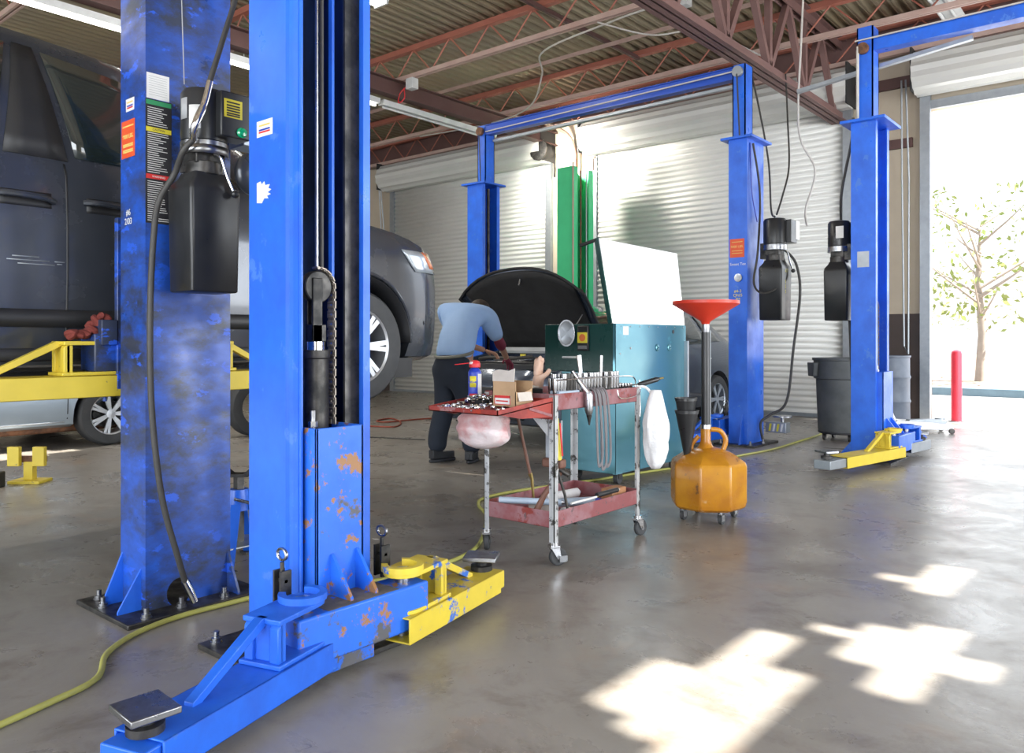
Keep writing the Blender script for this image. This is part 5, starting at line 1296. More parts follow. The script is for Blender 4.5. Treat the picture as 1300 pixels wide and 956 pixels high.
tag(build(nm, 'loose_nuts', 'chrome'), 'scatter of loose chrome nuts and small bolts covering the side shelf', 'nuts and bolts', kind='stuff')
t = thing('parts_dish', 'round black dish heaped with small bolts on the side shelf', 'dish', (-2.575, 2.82, shz(2.82)-.012))
dx, dy, dz = -2.580, 2.825, shz(2.82)-.004
build(MB().lathe([(0,0),(.045,0),(.062,.022),(.064,.022),(.047,-.003),(0,-.003)], (dx,dy,dz), 28), 'dish', 'black', t)
nb = MB()
for k in range(90):
    a = random.random()*2*PI; r = .055*random.random()**.5
    nutring(nb, dx+r*math.cos(a), dy+r*math.sin(a), dz+.012+.022*(1-r/.06)+random.random()*.008, .008+random.random()*.004, .007, random.random()*1.5)
    if k % 4 == 0: nb.cyl((dx+r*math.cos(a),dy+r*math.sin(a),dz+.03),(dx+r*math.cos(a)+.02*math.cos(k),dy+r*math.sin(a)+.02*math.sin(k),dz+.036),.004,6)
tag(build(nb, 'bolt_heap', 'chrome'), 'heap of small bolts and washers inside the round black dish', 'bolts', kind='stuff')

# --- things on the top tray: deep sockets standing along the long edge
tz = .746
tb = thing('socket_rack', 'dark blue-grey raised tray that carries the standing sockets on the cart top', 'tray', (-2.40, 3.42, tz))
build(MB().box(-2.46, 3.06, tz, -2.305, 3.80, tz+.062), 'rack_body', 'tube_grey', tb, bevel=.003)
def make_socket(r, h, m, lab):
    t = thing('deep_socket', lab, 'socket', (0,0,0), 'sockets standing on the cart')
    build(MB().lathe([(r*.62,h),(r,h),(r,h*.42),(r*.86,h*.36),(r*.86,0),(r*.45,0),(r*.45,h*.3),(r*.62,h*.36)], (0,0,0), 20, close=True), 'barrel', m, t, local=True)
    build(MB().lathe([(r*.87,h*.12),(r*.90,h*.14),(r*.90,h*.18),(r*.87,h*.20)], (0,0,0), 20, close=True), 'knurled_ring', 'dark_steel', t, local=True)
    return t
random.seed(5)
protos = {}
LBL = {'chrome': 'bright chrome deep socket standing in the row on the cart top', 'dark_steel': 'black impact socket standing in the row on the cart top'}
row = []
y = 3.085
for k in range(52):
    big = random.random() < .55
    r = .0155 if big else .012; h = .105 if big else .085
    m = 'dark_steel' if (8 <= k <= 13 or random.random() < .12) else 'chrome'
    x = -2.325 if k % 2 == 0 else -2.362
    row.append((x, y, r, h, m)); y += r*1.0+.003 if k % 2 == 0 else .009
for x, y, r, h, m in row:
    if y > 3.66: break
    key = (r, h, m)
    if key not in protos: s_ = protos[key] = make_socket(r, h, 'socket' if m == 'chrome' else m, LBL[m])
    else: s_ = copy_tree(protos[key])
    s_.location = (x, y, tz+.0625); s_.rotation_euler = (random.uniform(-.03,.03), random.uniform(-.03,.03), 0)
sm = []
for i in range(5):
    for j in range(3):
        s_ = copy_tree(protos[sorted(protos)[0]]); s_.scale = (.75,.75,.42); s_.location = (-2.325-j*.034, 3.665+i*.029, tz+.0625)
        s_['label'] = 'short socket packed inside the bent chrome hoop at the far end of the cart'; s_['group'] = 'short sockets at the cart end'; s_.name = 'short_socket'
tag(build(MB().tube(spline([(-2.305,3.08,tz+.14),(-2.30,3.35,tz+.142),(-2.30,3.70,tz+.14),(-2.305,3.79,tz+.12),(-2.31,3.80,tz+.07)],6), .0035, 8), 'chrome_hoop', 'chrome'), 'thin chrome rail bent round the standing sockets', 'rail')
t = thing('handle_wrench', 'long chrome L-shaped breaker bar standing over the sockets', 'wrench', (-2.55, 3.5, tz))
build(MB().tube([(-2.70,3.66,.983),(-2.42,3.42,.990)], .0065, 10), 'bar', 'fixture', t)  # plain white stands in for the bright reflection on the chrome
build(MB().tube([(-2.42,3.42,1.0),(-2.41,3.42,.93),(-2.405,3.42,.81)], [.014,.011,.010], 12), 'shank', 'chrome', t)
tag(build(MB().tube([(-2.35,3.52,.81),(-2.345,3.52,1.0)], [.0085,.0075], 12), 'extension_bar', 'chrome'), 'plain chrome extension bar standing upright among the sockets', 'tool')
t = thing('work_glove', 'tan work glove standing fingers up behind the sockets', 'glove', (-2.62, 3.30, tz))
g = skin_fig([[(V(-2.62,3.32,.80),.034,.022),(V(-2.615,3.32,.87),.040,.022),(V(-2.61,3.32,.93),.030,.018)],[(V(-2.61,3.32,.93),.030,.018),(V(-2.60,3.325,1.0),.012)],[(V(-2.61,3.32,.93),.030,.018),(V(-2.585,3.325,.99),.012)],[(V(-2.61,3.32,.93),.030,.018),(V(-2.63,3.325,.985),.012)],[(V(-2.615,3.32,.87),.040,.022),(V(-2.57,3.34,.90),.014),(V(-2.555,3.35,.93),.012)]], 'glove', 'glove_tan', t)
build(MB().box(-2.66,3.28,tz,-2.585,3.36,.80), 'glove_box', 'black', t, bevel=.004)
t = thing('black_tool_case', 'black plastic tool case under a white cloth on the cart top', 'case', (-2.60, 3.14, tz))
build(MB().box(-2.70,3.065,tz,-2.50,3.22,.838), 'case', 'black', t, bevel=.006)
build(MB().box(-2.70,3.062,.80,-2.50,3.065,.806), 'case_seam', 'grey_print', t)
rows = []
for j in range(9):
    rows.append([(lerp(-2.71,-2.475,i/10), lerp(3.055,3.21,j/8), .843+.012*noise.noise(V(i*.5,j*.6,1))+(-.11*max(0,(i-8)/2)**1.0 if i > 8 else 0)) for i in range(11)])
tag(build(MB().quadsheet(rows), 'shop_cloth', 'white', solid=.003, recalc=False), 'crumpled white cloth draped over the black tool case', 'cloth')
t = thing('bit_holder', 'flat dark bit holder with bright slots on the near edge of the cart', 'tool holder', (-2.33, 3.12, .81))
t.location = (-2.315, 3.17, .822)
build(MB().box(-2.36,3.09,.809,-2.302,3.26,.832), 'holder', 'tube_grey', t, bevel=.003)
# mechanic's air ratchet hanging nose down over the edge
t = thing('air_ratchet', 'chrome air ratchet hanging nose down over the front edge of the cart', 'air tool', (-2.27, 3.29, .70))
build(MB().tube([(-2.33,3.235,.925),(-2.30,3.265,.865),(-2.272,3.29,.815)], [.009,.011,.014], 14), 'neck', 'chrome', t)
build(MB().tube([(-2.272,3.29,.822),(-2.270,3.293,.805),(-2.270,3.295,.735),(-2.270,3.296,.715),(-2.270,3.297,.70)], [.015,.021,.022,.017,.010], 18), 'body', 'steel', t)
build(MB().tube([(-2.270,3.297,.705),(-2.270,3.298,.68),(-2.270,3.298,.655)], [.015,.008,.004], 12), 'nose', 'dark_steel', t)
t = thing('hanging_straps', 'bundle of grey rubber straps looped over the front rail of the cart', 'strap', (-2.27, 3.45, .42))
for k, (yy, l_) in enumerate(((3.365,.44),(3.40,.42),(3.44,.43))):
    pts = spline([(-2.30,yy-.01,.835),(-2.272,yy-.005,.80),(-2.268,yy+.005*k,.62),(-2.268,yy+.01,l_+.03),(-2.266,yy+.02,l_),(-2.264,yy+.045,l_+.05),(-2.266,yy+.035,.68),(-2.272,yy+.02,.80),(-2.30,yy+.02,.835)],5)
    q = MB(); 
    for a_, b_ in zip(pts, pts[1:]): q.bar(a_, b_, .016, .004, up=V(1,0,.01))
    build(q, 'strap', 'strap', t)
t = thing('screwdriver', 'black-handled screwdriver sticking out past the right end of the cart', 'screwdriver', (-2.26, 3.86, .83))
build(MB().tube([(-2.29,3.80,.838),(-2.275,3.83,.842),(-2.235,3.905,.862),(-2.228,3.92,.866)], [.008,.015,.014,.008], 12), 'handle', 'black', t)
build(MB().tube([(-2.42,3.60,.815),(-2.29,3.80,.838)], .004, 8), 'shaft', 'steel', t); build(MB().tube([(-2.228,3.92,.866),(-2.215,3.945,.870)], [.006,.005], 8), 'tip', 'brass', t)
tag(build(MB().tube(spline([(-2.296,3.60,.815),(-2.285,3.62,.77),(-2.283,3.80,.785),(-2.29,3.81,.86),(-2.285,3.815,.72),(-2.285,3.81,.66)],6), .003, 6), 'wire_hook', 'chrome'), 'thin bent wire hook hanging at the right end of the top tray', 'hook')
def blob_bag(name, lab, cat, c, rx, ry, h, m, seed, handles, lo=.35, top=.25):
    random.seed(seed); q = MB(); rings = []
    for j in range(17):
        v_ = j/16; ring = []
        prof = (1-(1-min(1, v_/lo+.05))**2)**.5 if v_ < lo else 1-(1-top)*((v_-lo)/(1-lo))**1.6
        for k in range(28):
            a = 2*PI*k/28; n_ = 1+.22*noise.noise(V(math.cos(a)*1.8, math.sin(a)*1.8, v_*3.5+seed))+.09*noise.noise(V(math.cos(a)*5, math.sin(a)*5, v_*6+seed))+.045*math.sin(a*9+v_*5)
            ring.append(q.bm.verts.new((c[0]+rx*prof*n_*math.cos(a), c[1]+ry*prof*n_*math.sin(a), c[2]+h*v_)))
        rings.append(ring)
    for a, b in zip(rings, rings[1:]):
        for k in range(28): q.face((a[k], a[(k+1)%28], b[(k+1)%28], b[k]))
    q.face(rings[0][::-1]); q.face(rings[-1])
    t = thing(name, lab, cat, c); build(q, 'bag', m, t, ang=80)
    for hp in handles: build(MB().tube(spline(hp, 5), .008, 6), 'bag_handle', 'bag_white', t)
blob_bag('plastic_bag', 'white plastic bag hanging from the right corner of the cart', 'bag', (-2.215,3.86,.375), .070, .085, .43, 'bag_white', 3, [[(-2.225,3.845,.78),(-2.26,3.83,.82),(-2.30,3.80,.83)]], lo=.45, top=.38)
blob_bag('plastic_bag', 'clear plastic bag of pink rags hanging under the side shelf', 'bag', (-2.655,2.93,.545), .155, .10, .19, 'bag_pink', 8, [[(-2.66,2.95,.70),(-2.70,2.95,.73),(-2.72,2.95,.745)],[(-2.54,2.95,.70),(-2.50,2.96,.73),(-2.48,2.97,.745)]], lo=.5, top=.72)
# hand spray wand and other long tools standing in the lower tray
t = thing('grease_wand', 'dark tube with a brass tip leaning in the lower tray', 'tool', (-2.66,3.4,.2))
build(MB().tube([(-2.735,3.30,.66),(-2.70,3.36,.36)], .009, 10), 'tube', 'handle', t); build(MB().tube([(-2.70,3.36,.36),(-2.695,3.37,.33),(-2.69,3.38,.20)], [.013,.009,.007], 10), 'tip', 'brass', t)
t = thing('hand_brush', 'wide brush with a brown handle hung behind the near leg', 'brush', (-2.36,3.15,.5))
build(MB().box(-2.41,3.12,.50,-2.31,3.13,.69), 'scraper_plate', 'galv', t, bevel=.003)
build(MB().bar((-2.315,3.085,.70),(-2.30,3.09,.50), .004, .03, up=V(0,1,0)), 'yellow_rule', 'yellow_label', t)
build(MB().bar((-2.298,3.09,.68),(-2.29,3.10,.52), .004, .008, up=V(0,1,0)), 'red_edge', 'can_red', t)
build(MB().box(-2.42,3.10,.455,-2.30,3.15,.50), 'brush_head', 'handle', t, bevel=.01)
build(MB().tube([(-2.35,3.12,.46),(-2.355,3.11,.40)], .02, 12), 'ferrule', 'cardwhite', t)
t = thing('hammer', 'long brown-handled hammer leaning in the lower tray by the near leg', 'hammer', (-2.42,3.1,.2))
build(MB().tube([(-2.33,3.15,.44),(-2.40,3.10,.32),(-2.445,3.075,.215)], [.013,.014,.017], 12), 'handle', 'handle', t); build(MB().tube([(-2.36,3.13,.46),(-2.30,3.17,.42)], .016, 12), 'head', 'dark_steel', t)
t = thing('pry_bar', 'dark steel pry bar leaning beside the brown hammer', 'pry bar', (-2.33,3.2,.2))
build(MB().tube([(-2.345,3.12,.47),(-2.32,3.16,.32),(-2.315,3.19,.20)], .007, 8), 'bar', 'dark_steel', t)
# lower tray contents
def lying(name, lab, cat, a, b, r, m, m2=None, capn='cap', cl=.02):
    a, b = Vector(a), Vector(b); t = thing(name, lab, cat, ((a+b)/2)-V(0,0,r)); d = (b-a).normalized()
    build(MB().tube([a, b], r, 16), 'body', m, t)
    if m2: build(MB().tube([b, b+d*cl*.3, b+d*cl], [r*.9, r*.7, r*.3], 14), capn, m2, t)
    return t
lying('sealant_tube', 'long blue-grey tube lying across the near end of the lower tray', 'tube', (-2.68,3.08,.262), (-2.43,3.28,.250), .017, 'tube_grey', 'steel')
lying('sealant_tube', 'blue-grey tube with a bright blue cap at the middle of the lower tray', 'tube', (-2.50,3.32,.232), (-2.38,3.50,.232), .022, 'tube_grey', 'can_blue', cl=.05)
lying('steel_rod', 'thin steel rod lying along the near end of the lower tray', 'rod', (-2.66,3.07,.20), (-2.42,3.11,.20), .007, 'steel')
lying('wire_brush', 'black-handled tool with a pale shaft resting on the front rim of the lower tray', 'tool', (-2.31,3.20,.272), (-2.31,3.42,.272), .006, 'white', 'brass')
lying('scraper', 'black scraper handle with a tan end on the front rim of the lower tray', 'handle', (-2.32,3.44,.276), (-2.31,3.62,.280), .013, 'black', 'cardwhite')
lying('tape_roll', 'yellow and white roll of tape in the lower tray by the near leg', 'tape', (-2.345,3.09,.21), (-2.345,3.12,.21), .028, 'yellow', 'white', cl=.004)
lying('tape_roll', 'white roll of tape lying in the middle of the lower tray', 'tape', (-2.36,3.20,.215), (-2.35,3.24,.215), .030, 'white', 'cardwhite', cl=.004)
lying('spray_bottle', 'silver crumpled tube at the far end of the lower tray', 'tube', (-2.66,3.45,.215), (-2.60,3.66,.225), .026, 'bag_white', 'tube_grey')
tag(build(MB().box(-2.40,3.60,.183,-2.33,3.74,.280), 'wood_block', 'wood', bevel=.003), 'small orange-brown wooden block in the right end of the lower tray', 'wood block')
tag(build(MB().box(-2.60,3.22,.182,-2.52,3.34,.23), 'small_carton', 'cardwhite', bevel=.003), 'small white carton lying in the lower tray behind the tubes', 'box')

# ------------------------------------------------------------------ big teal chest with its lid up
t = thing('tool_chest', 'large teal and dark green wheeled chest with white lid raised, behind the cart', 'tool chest', (-3.52, 5.5, 0))
cx0, cx1, cy0, cy1, cz0, cz1 = -3.86, -3.20, 4.99, 6.08, .085, 1.205
build(MB().box(cx0+.16, cy0, cz0, cx1-.004, cy1, .84), 'cabinet', 'teal', t, bevel=.006)
build(MB().box(cx0, cy0, .84, cx1-.004, cy1, cz1), 'upper_cabinet', 'dkgreen', t, bevel=.006)
build(MB().box(cx1-.004, cy0+.0, cz0, cx1, cy1, cz1), 'side_panel', 'teal', t, bevel=.002)
build(MB().box(cx1-.02, cy0-.004, cz0, cx1+.003, cy0, cz1).box(cx1, cy0-.004, cz0, cx1+.003, cy0+.10, cz1), 'corner_trim', 'teal', t)
build(MB().box(cx1, cy1-.03, cz0+.4, cx1+.03, cy1+.0, cz1-.13), 'latch_post', 'galv', t)
for y, z, r in ((5.60,1.02,.028),(5.79,1.02,.028)):
    build(MB().lathe([(0,0),(r,0),(r,.006),(r*.8,.010),(0,.010)], (cx1,y,z), 24, 'x').lathe([(0,.010),(.007,.010),(.007,.018),(0,.018)], (cx1,y,z), 10, 'x'), 'round_gauge', 'teal', t)
build(MB().lathe([(0,0),(.016,0),(.016,.003),(0,.003)], (cx1,5.86,1.15), 14, 'x'), 'drain_hole', 'ink', t)
build(MB().box(cx1, 5.07, 1.12, cx1+.0012, 5.17, 1.185), 'paper_sticker', 'white', t)
for k in range(8):
    build(MB().lathe([(0,0),(.006,0),(.004,.003),(0,.003)], (cx1,5.06+k*.138,1.185), 8, 'x'), 'rivet', 'steel', t)
build(MB().lathe([(0,0),(.010,0),(.007,.004),(0,.004)], (cx1,5.20,1.02), 8, 'x').lathe([(0,0),(.010,0),(.007,.004),(0,.004)], (cx1,5.05,.98), 8, 'x'), 'panel_screw', 'steel', t)
lid = MB(); xa_, xb_ = cx1-.01, cx1-.135
v = [(xa_,cy0-.02,cz1),(xa_,cy1+.0,cz1),(xb_,cy1+.10,1.83),(xb_,cy0-.02,1.845)]
vs = [lid.bm.verts.new(p) for p in v]+[lid.bm.verts.new(Vector(p)+V(-.03,0,0)) for p in v]
for f in ((0,1,2,3),(7,6,5,4),(0,4,5,1),(1,5,6,2),(2,6,7,3),(3,7,4,0)): lid.face([vs[i] for i in f])
ld = build(lid, 'lid', 'white_panel', t, bevel=.003)
build(MB().bar((xa_-.018,cy0-.026,cz1),(xb_-.018,cy0-.026,1.845), .012, .036, up=V(1,0,0)), 'lid_edge', 'dkgreen', ld)
build(MB().bar((xb_-.02,cy0-.03,1.83),(xb_-.16,cy0-.03,1.80), .03, .02), 'lid_bracket', 'clad', ld)
for y in (5.1, 5.95):
    for x in (cx0+.24, cx1-.05):
        w_ = build(MB().lathe([(0,-.018),(.042,-.018),(.042,.018),(0,.018)], (x,y,.043), 22, 'x'), 'chest_wheel', 'rubber', t)
        build(MB().box(x-.024,y-.02,.04,x-.02,y+.02,.088).box(x+.02,y-.02,.04,x+.024,y+.02,.088), 'wheel_fork', 'dark_steel', t)
build(MB().cyl((-3.235,6.06,.075),(-3.10,6.06,.075), .07, 24), 'side_wheel', 'rubber', t)
# round shop light and labelled bottle hung on the near face
t = thing('round_work_mirror', 'round grey inspection mirror hung on the dark face of the chest', 'mirror', (-3.64,4.94,1.05))
Rm = Matrix.Translation((-3.60,4.93,1.135)) @ Matrix.Rotation(.35,4,'Z')
build(MB().lathe([(0,.0),(.072,.0),(.076,-.006),(.072,-.012),(.064,-.006),(0,-.006)], (0,0,0), 36, 'y', sx=1.3, sy=.85).xf(Rm), 'dish', 'galv', t)
build(MB().lathe([(.070,-.004),(.079,-.004),(.079,-.016),(.070,-.016)], (0,0,0), 36, 'y', close=True, sx=1.3, sy=.85).xf(Rm), 'rim', 'steel', t)
build(MB().tube([(-3.60,4.95,1.13),(-3.58,4.985,1.15)], .008, 8), 'stem', 'steel', t)
t = thing('hanging_pouch', 'small pouch with an orange-yellow label hung beside the round mirror', 'pouch', (-3.49,4.97,.98))
build(MB().box(-3.53,4.965,1.00,-3.43,4.987,1.19), 'pouch', 'black', t, bevel=.006)
build(MB().box(-3.525,4.963,1.06,-3.435,4.965,1.14), 'label', 'yellow_label', t); build(MB().lathe([(0,-.0018),(.028,-.0018),(.028,0),(0,0)], (-3.48,4.963,1.10), 20, 'y'), 'orange_spot', 'amber', t)
build(MB().box(-3.52,4.962,1.015,-3.44,4.965,1.04), 'silver_strip', 'steel', t)

# ------------------------------------------------------------------ oil drain
ox, oy = -2.195, 4.455
t = thing('oil_drain', 'amber oil drain tank on casters with tall tube and red funnel', 'oil drain', (ox, oy, 0))
q = MB(); rings = []
for z, r in ((.075,.185),(.09,.205),(.12,.213),(.33,.213),(.352,.205),(.40,.14),(.425,.07),(.435,.036)):
    ring = []
    for k in range(8):
        a0 = 2*PI*k/8+.26; a1 = 2*PI*(k+1)/8+.26
        for f in (0,.5): 
            p = V(math.cos(a0),math.sin(a0),0)*(1-f)+V(math.cos(a1),math.sin(a1),0)*f
            if r < .1: p = p.normalized()
            ring.append(q.bm.verts.new((ox+p.x*r*1.08, oy+p.y*r*1.08, z)))
    rings.append(ring)
for a, b in zip(rings, rings[1:]):
    n_ = len(a)
    for k in range(n_): q.face((a[k], a[(k+1)%n_], b[(k+1)%n_], b[k]))
q.face(rings[0][::-1]); q.face(rings[-1])
tk = build(q, 'tank', 'amber_plastic', t, bevel=.009, ang=25)
nx, ny = ox-.012, oy-.010
build(MB().lathe([(0,.425),(.055,.425),(.040,.445),(.030,.47),(.030,.555),(0,.555)], (nx,ny,0), 24), 'neck', 'amber_plastic', tk)
hp = spline([(nx+.07,ny+.08,.40),(nx+.085,ny+.095,.47),(nx+.06,ny+.07,.53),(nx+.02,ny+.02,.54)],6)
build(MB().tube(hp, .015, 10), 'grab_handle', 'amber_plastic', tk)
build(MB().tube(spline([(nx-.07,ny-.05,.42),(nx-.065,ny-.045,.455),(nx-.03,ny-.03,.50)],5), .014, 10), 'grab_handle', 'amber_plastic', tk)
build(MB().lathe([(0,.545),(.034,.545),(.034,.57),(0,.57)], (nx,ny,0), 22), 'neck_clamp', 'chrome', t)
build(MB().lathe([(0,.56),(.026,.56),(.026,1.13),(0,1.13)], (nx,ny,0), 22), 'outer_tube', 'black', t)
build(MB().bar((nx+.022,ny+.01,.56),(nx+.022,ny+.01,1.14), .008, .010), 'sight_rail', 'galv', t)
build(MB().lathe([(0,1.12),(.023,1.12),(.023,1.20),(0,1.20)], (nx,ny,0), 22), 'inner_tube', 'steel', t)
build(MB().lathe([(.016,1.17),(.020,1.17),(.030,1.195),(.196,1.295),(.200,1.30),(.200,1.318),(.194,1.318),(.192,1.303),(.028,1.203)], (nx,ny,0), 44, close=True), 'funnel', 'funnel_red', t)
for k in range(4):
    a = .9+k*PI/2; x, y = ox+.165*math.cos(a), oy+.165*math.sin(a)
    c_ = build(MB().cyl((x,y,.06),(x,y,.085),.012,10).box(x-.016,y-.012,.02,x-.013,y+.022,.062).box(x+.013,y-.012,.02,x+.016,y+.022,.062).box(x-.016,y-.018,.058,x+.016,y+.018,.064), 'caster', 'steel', t)
    build(MB().lathe([(0,-.010),(.030,-.010),(.030,.010),(0,.010)], (x,y+.012,.030), 20, 'x'), 'caster_wheel', 'rubber', c_)
bx_, by_ = -2.275, 4.335
for k, (z0_, z1_, r1_, lab) in enumerate(((.385,.66,.066,'large black plastic funnel standing in the shoulder of the amber tank'),(.60,.735,.062,'small black funnel nested in the top of the larger one'))):
    t = thing('funnel', lab, 'funnel', (bx_-.003*k, by_-.002*k, z0_))
    r0_ = .014 if k == 0 else .040
    build(MB().lathe([(r0_,z0_),(r0_+.003,z0_),(r1_,z1_-.02),(r1_+.004,z1_-.018),(r1_+.004,z1_),(r1_-.001,z1_),(r1_-.003,z1_-.018)], (bx_-.004*k,by_-.003*k,0), 28, close=True), 'cone', 'black', t)
    build(MB().lathe([(r1_+.004,z1_-.004),(r1_+.007,z1_-.004),(r1_+.007,z1_),(r1_+.004,z1_)], (bx_-.004*k,by_-.003*k,0), 28, close=True), 'rim', 'black', t)

# ------------------------------------------------------------------ bins, barrel, jack by the right lift
bx_, by_ = -2.82, 8.90
t = thing('rubbish_bin', 'large dark grey round bin on a wheeled dolly behind the right column', 'bin', (bx_, by_, 0))
build(MB().lathe([(0,.10),(.235,.10),(.24,.12),(.262,.66),(.285,.67),(.290,.72),(.285,.86),(.30,.865),(.30,.89),(.275,.89),(.27,.86),(.255,.66),(.228,.13),(0,.13)], (bx_,by_,0), 44), 'barrel', 'trash', t)
for s_ in (-1, 1):
    d = V(.765,.644,0)*s_
    p = V(bx_,by_,.78)+d*.285
    build(MB().prism([(-.07,-.09),(.07,-.09),(.10,.06),(-.10,.06)], 0, .055, 'x').xf(Matrix.Translation(p) @ Matrix.Rotation(math.atan2(d.y,d.x),4,'Z')), 'side_handle', 'trash', t, bevel=.01)
build(MB().lathe([(0,.075),(.23,.075),(.24,.085),(.24,.10),(0,.10)], (bx_,by_,0), 32), 'dolly', 'clad', t)
for k in range(4):
    a = .75+k*PI/2; x, y = bx_+.19*math.cos(a), by_+.19*math.sin(a)
    build(MB().lathe([(0,-.012),(.036,-.012),(.036,.012),(0,.012)], (x,y,.037), 20, 'x').box(x-.018,y-.016,.03,x-.014,y+.016,.08).box(x+.014,y-.016,.03,x+.018,y+.016,.08), 'dolly_wheel', 'dark_steel', t)
t = thing('oil_barrel', 'blue-grey steel barrel against the pier left of the open doorway', 'barrel', (-2.83,10.75,0))
pr = [(0,0),(.285,0),(.285,.02)]
for zc in (.32,.62): pr += [(.280,zc-.03),(.292,zc),(.280,zc+.03)]
pr += [(.278,.86),(.290,.87),(.290,.89),(.275,.89),(.275,.875),(0,.875)]
build(MB().lathe(pr, (-2.86,10.72,0), 44), 'drum', 'barrel', t)
build(MB().cyl((-2.95,10.66,.875),(-2.95,10.66,.895), .03, 14), 'bung', 'steel', t)
jx, jy = -2.36, 10.22
t = thing('floor_jack', 'low white and silver floor jack on the floor beside the barrel', 'floor jack', (jx, jy, 0))
Rj = rot_about((jx,jy,0), -.95)
build(MB().prism([(jy-.34,.05),(jy+.34,.04),(jy+.34,.10),(jy+.05,.13),(jy-.30,.15)], jx-.13, jx-.10, 'x').prism([(jy-.34,.05),(jy+.34,.04),(jy+.34,.10),(jy+.05,.13),(jy-.30,.15)], jx+.10, jx+.13, 'x').box(jx-.10,jy-.28,.06,jx+.10,jy-.05,.12).xf(Rj), 'frame', 'white_panel', t, bevel=.004)
build(MB().prism([(jy-.15,.10),(jy+.28,.10),(jy+.30,.13),(jy+.20,.16),(jy-.12,.15)], jx-.05, jx+.05, 'x').lathe([(0,.15),(.055,.15),(.055,.17),(0,.17)], (jx,jy+.24,0), 20).xf(Rj), 'lifting_arm', 'galv', t)
build(MB().cyl((jx,jy-.27,.12),(jx,jy-.33,.26),.022,14).xf(Rj), 'handle_socket', 'steel', t)
for x, y, r in ((-.115,.31,.03),(.115,.31,.03),(-.115,-.30,.035),(.115,-.30,.035)):
    build(MB().lathe([(0,-.014),(r,-.014),(r,.014),(0,.014)], (jx+x*1.2,jy+y,r), 18, 'x').xf(Rj), 'jack_wheel', 'dark_steel', t)

# ------------------------------------------------------------------ stands on the left
sx_, sy_ = -3.50, 2.10
t = thing('jack_stand', 'blue jack stand with dark saddle half hidden between the two near columns', 'jack stand', (sx_, sy_, 0))
for ax_, ay_ in ((1,1),(1,-1),(-1,1),(-1,-1)):
    build(MB().bar((sx_+ax_*.13,sy_+ay_*.13,.012),(sx_+ax_*.035,sy_+ay_*.035,.29), .045, .008, up=V(ax_,ay_,0)), 'stand_leg', 'blue', t)
    build(MB().box(sx_+ax_*.13-.03,sy_+ay_*.13-.03,0,sx_+ax_*.13+.03,sy_+ay_*.13+.03,.012), 'foot', 'dark_steel', t)
build(MB().box(sx_-.11,sy_-.11,.10,sx_+.11,sy_+.11,.106), 'brace_tray', 'galv', t)
build(MB().lathe([(0,.26),(.055,.26),(.05,.33),(.045,.36),(0,.36)], (sx_,sy_,0), 18), 'collar', 'blue', t)
build(MB().box(sx_-.018,sy_-.018,.10,sx_+.018,sy_+.018,.42), 'ratchet_bar', 'dark_steel', t)
build(MB().prism([(-.06,.46),(-.05,.42),(.05,.42),(.06,.46),(.03,.435),(-.03,.435)], -.03, .03, 'y').xf(Matrix.Translation((sx_,sy_,0)) @ Matrix.Rotation(.7,4,'Z')), 'saddle', 'dark_steel', t)
build(MB().tube([(sx_+.03,sy_-.04,.32),(sx_+.13,sy_+.03,.29)], .008, 8), 'release_handle', 'steel', t)
yx, yy_ = -6.70, 2.27
t = thing('adapter_stand', 'yellow lift adapter stand with two square pads on the floor at far left', 'stand', (yx, yy_, 0))
Ry = rot_about((yx,yy_,0), .70)
build(MB().box(yx-.12,yy_-.09,0,yx+.12,yy_+.09,.022).xf(Ry), 'foot_plate', 'yellow', t, bevel=.004)
build(MB().box(yx-.035,yy_-.03,.022,yx+.035,yy_+.03,.16).xf(Ry), 'post', 'yellow', t, bevel=.004)
build(MB().box(yx-.12,yy_-.02,.155,yx+.12,yy_+.02,.20).xf(Ry), 'crossbar', 'rust', t)
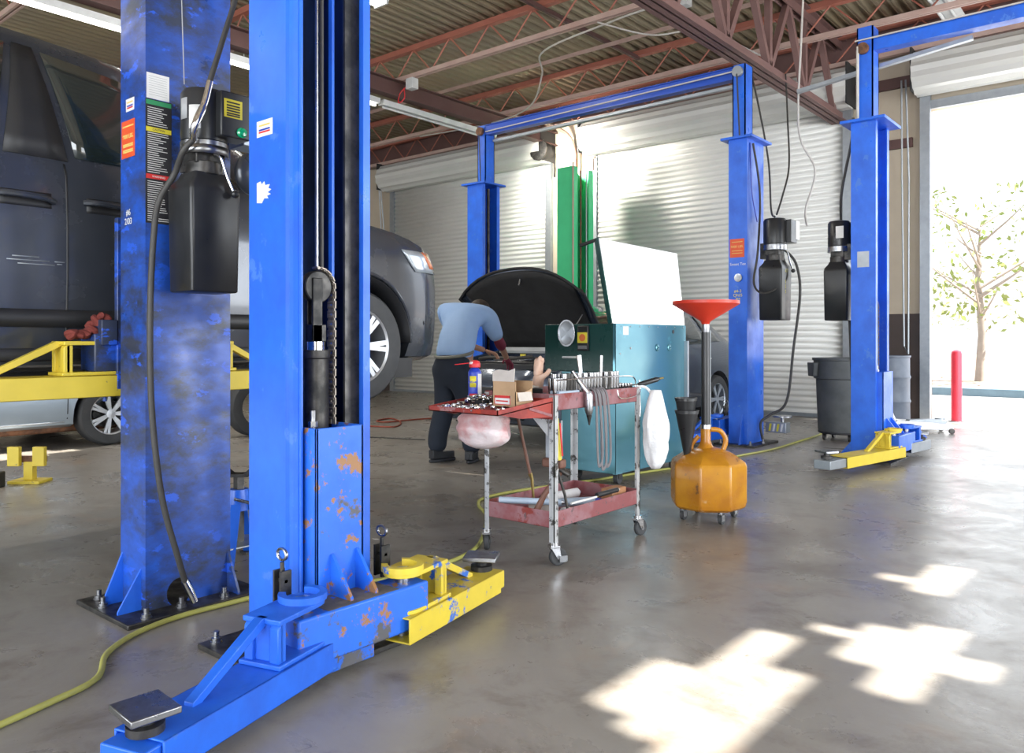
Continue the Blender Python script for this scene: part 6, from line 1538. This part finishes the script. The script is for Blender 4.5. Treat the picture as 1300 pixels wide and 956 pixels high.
for s_ in (-1,1): build(MB().box(yx+s_*.095-.045,yy_-.06,.13,yx+s_*.095+.045,yy_-.02,.275).xf(Ry), 'square_pad', 'yellow', t, bevel=.004)
tag(build(MB().box(-.05,-.05,0,.05,.05,.115).xf(Matrix.Translation((-6.66,2.02,0)) @ Matrix.Rotation(.6,4,'Z')), 'rubber_block', 'clad', bevel=.008), 'small black rubber block on the floor beside the yellow adapter stand', 'block')

# ------------------------------------------------------------------ hoses on the floor, scraps
hz = .011
line('air_hose', 'yellow-green air hose snaking across the floor from the near columns to the far lift', [(x,y,z) for x,y,z in ((-2.45,.55,hz),(-2.55,.9,hz),(-2.624,1.077,hz),(-2.799,1.182,hz),(-2.91,1.32,hz),(-2.965,1.50,hz),(-2.965,1.70,hz),(-2.93,1.95,hz),(-2.737,2.326,hz),(-2.707,2.587,hz),(-2.72,2.839,hz),(-2.85,3.127,hz),(-3.236,3.60,hz),(-3.50,3.82,hz),(-3.62,4.02,hz),(-3.60,4.4,hz),(-3.45,5.0,hz),(-3.33,5.65,hz),(-3.18,6.3,hz),(-3.14,6.955,hz),(-3.07,7.6,hz),(-3.10,8.4,hz),(-3.16,9.24,hz),(-3.4,9.9,hz))], .010, 'hose_yellow', 'hose', n=10, seg=10)
line('air_hose', 'dull red air hose looped on the floor in front of the closed doors', [(-9.2,5.6,hz),(-8.4,6.2,hz),(-7.7,6.45,hz),(-7.45,6.6,hz),(-7.79,7.0,hz),(-8.26,7.25,hz),(-8.2,6.95,hz),(-7.95,6.9,hz),(-7.89,7.5,hz),(-7.6,8.6,hz)], .010, 'hose_red', 'hose', n=10)
line('floor_cable', 'thin black cable lying on the floor left of the mechanic', [(-7.4,5.4,.006),(-6.83,5.75,.006),(-6.6,5.84,.006),(-6.25,5.97,.006)], .006, 'hose', 'cable')
for (x, y), lab in zip(((-2.98,2.56),(-3.35,2.83)), ('small tan leaf scrap on the floor right of the nearest column', 'tiny pale paper scrap on the floor behind the nearest column')):
    tag(build(MB().prism([(x-.02,y-.008),(x+.015,y-.012),(x+.025,y+.004),(x-.01,y+.012)], .0005, .003), 'floor_scrap', 'cardwhite'), lab, 'scrap')
